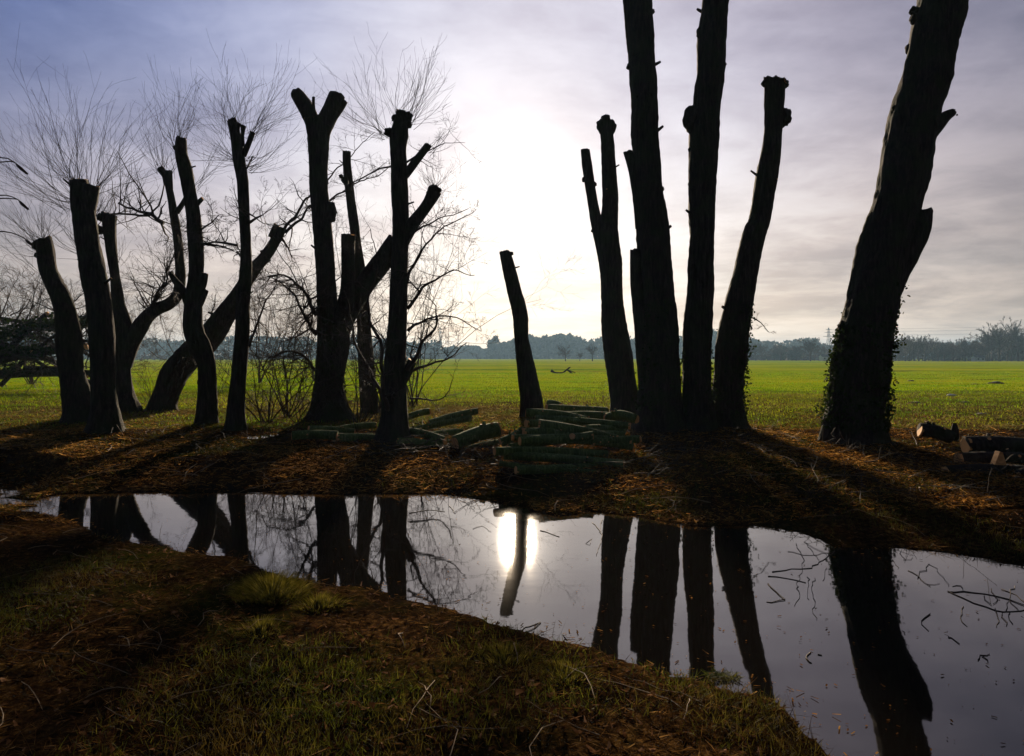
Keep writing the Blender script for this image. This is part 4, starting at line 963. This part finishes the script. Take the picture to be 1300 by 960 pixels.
sx = nt.nodes.new('ShaderNodeSeparateXYZ'); nt.links.new(nv.outputs[0], sx.inputs[0])
zc = mth(nt, 'MAXIMUM', sx.outputs[2], 0.0)
# cloud layer coordinates: the view direction meets a flat layer overhead
den = mth(nt, 'ADD', zc, .10)
cb = nt.nodes.new('ShaderNodeCombineXYZ'); nt.links.new(mth(nt, 'DIVIDE', sx.outputs[0], den), cb.inputs[0]); nt.links.new(mth(nt, 'DIVIDE', sx.outputs[1], den), cb.inputs[1])
c1 = noisetex(nt, .75, 7, .6, vec=cb.outputs[0], stretch=(1, .75, 1), dist=.5)
c2 = noisetex(nt, 2.6, 6, .62, vec=cb.outputs[0], stretch=(.8, 1.1, 1), dist=.4)
cn = mth(nt, 'ADD', mth(nt, 'MULTIPLY', c1.outputs[0], .68), mth(nt, 'MULTIPLY', c2.outputs[0], .32))
# cloud thickness wobbles how far the sun glows through
angw = mth(nt, 'ADD', ang, mth(nt, 'MULTIPLY', mth(nt, 'SUBTRACT', cn, .5), .55))
an = mth(nt, 'DIVIDE', mth(nt, 'MAXIMUM', angw, 0), math.pi)
D_ = lambda a: a/180
hiA = ramp(nt, an, [(0, (.66,.66,.79)), (D_(7), (.66,.66,.79)), (D_(12), (.61,.60,.73)), (D_(18), (.50,.475,.59)), (D_(25), (.355,.325,.42)), (D_(35), (.17,.16,.235)), (D_(60), (.05,.05,.08)), (1, (.02,.022,.04))], 'LINEAR')
hiB = ramp(nt, an, [(0, (.66,.66,.79)), (D_(7), (.66,.66,.79)), (D_(12), (.57,.58,.73)), (D_(18), (.385,.41,.60)), (D_(25), (.225,.26,.46)), (D_(35), (.11,.15,.35)), (D_(60), (.03,.05,.14)), (1, (.015,.022,.06))], 'LINEAR')
lf = nt.nodes.new('ShaderNodeMapRange'); lf.interpolation_type = 'SMOOTHSTEP'; lf.inputs['From Min'].default_value = .12; lf.inputs['From Max'].default_value = -.38; nt.links.new(mth(nt, 'ADD', sx.outputs[0], mth(nt, 'MULTIPLY', mth(nt, 'SUBTRACT', cn, .5), .9)), lf.inputs['Value'])
hic = mixc(nt, lf.outputs[0], hiA.outputs[0], hiB.outputs[0])
lo_ = ramp(nt, an, [(0, (.76,.76,.82)), (D_(10), (.82,.79,.79)), (D_(16), (.82,.735,.69)), (D_(24), (.68,.56,.50)), (D_(34), (.46,.37,.34)), (D_(60), (.12,.10,.10)), (1, (.03,.03,.04))], 'LINEAR')

mr = nt.nodes.new('ShaderNodeMapRange'); mr.interpolation_type = 'SMOOTHSTEP'; mr.inputs['From Min'].default_value = .02; mr.inputs['From Max'].default_value = .42; nt.links.new(zc, mr.inputs['Value'])
base = mixc(nt, mr.outputs[0], lo_.outputs[0], hic)
# thicker cloud is greyer
den2 = ramp(nt, cn, [(.42, (1.12,1.12,1.10)), (.50, (.97,.97,.98)), (.58, (.80,.79,.84))]).outputs[0]
# low cloud bank
sv = nt.nodes.new('ShaderNodeCombineXYZ'); nt.links.new(sx.outputs[0], sv.inputs[0]); nt.links.new(mth(nt, 'MULTIPLY', zc, 9), sv.inputs[2])
c3 = noisetex(nt, 2.4, 5, .55, vec=sv.outputs[0], dist=.3)
bank = mth(nt, 'MULTIPLY', ramp(nt, c3.outputs[0], [(.45, (0,0,0)), (.62, (1,1,1))]).outputs[0], ramp(nt, zc, [(0, (.7,.7,.7)), (.10, (.5,.5,.5)), (.2, (0,0,0))]).outputs[0])
base = mixc(nt, 1.0, base, den2, 'MULTIPLY')
base = mixc(nt, bank, base, mixc(nt, 1.0, base, (.70,.75,.82), 'MULTIPLY'))
# bright core round the veiled sun
core = mth(nt, 'POWER', 2.718, mth(nt, 'MULTIPLY', mth(nt, 'MULTIPLY', ang, ang), -1/(2*.034**2)))
core2 = mth(nt, 'POWER', 2.718, mth(nt, 'MULTIPLY', ang, -1/.08))
cs = mth(nt, 'ADD', mth(nt, 'MULTIPLY', core, 1.8), mth(nt, 'MULTIPLY', core2, .12))
cc = nt.nodes.new('ShaderNodeVectorMath'); cc.operation = 'SCALE'; cc.inputs[0].default_value = (1, .93, .82); nt.links.new(cs, cc.inputs['Scale'])
tot = nt.nodes.new('ShaderNodeVectorMath'); tot.operation = 'ADD'; nt.links.new(base, tot.inputs[0]); nt.links.new(cc.outputs[0], tot.inputs[1])
ks = nt.nodes.new('ShaderNodeVectorMath'); ks.operation = 'SCALE'; ks.inputs['Scale'].default_value = K; nt.links.new(tot.outputs[0], ks.inputs[0])
fin = mixc(nt, .94, sky.outputs[0], ks.outputs[0])
nt.links.new(fin, bg.inputs[0])
world.cycles.sampling_method = 'MANUAL'; world.cycles.sample_map_resolution = 1024

ld = bpy.data.lights.new('sun', 'SUN'); ld.energy = 5.0; ld.angle = math.radians(2.6); ld.color = (1, .80, .58)
lo = bpy.data.objects.new('sun', ld); COL.objects.link(lo); lo.rotation_euler = S.to_track_quat('Z', 'Y').to_euler(); lo.location = (0, 0, 30)

# ------------------------------------------------------------------ camera
cd = bpy.data.cameras.new('camera'); cam = bpy.data.objects.new('camera', cd); COL.objects.link(cam)
cam.location = (0, 0, HC); cam.rotation_euler = (math.radians(90), 0, 0)
cd.sensor_width = 36; cd.lens = F/1300*36; cd.shift_y = -(480-HY)/1300; cd.clip_start = .05; cd.clip_end = 5000
scene.camera = cam
scene.view_settings.view_transform = 'Standard'; scene.view_settings.look = 'None'; scene.view_settings.exposure = EXPO; scene.view_settings.gamma = 1
scene.cycles.volume_bounces = 1; scene.cycles.max_bounces = 8
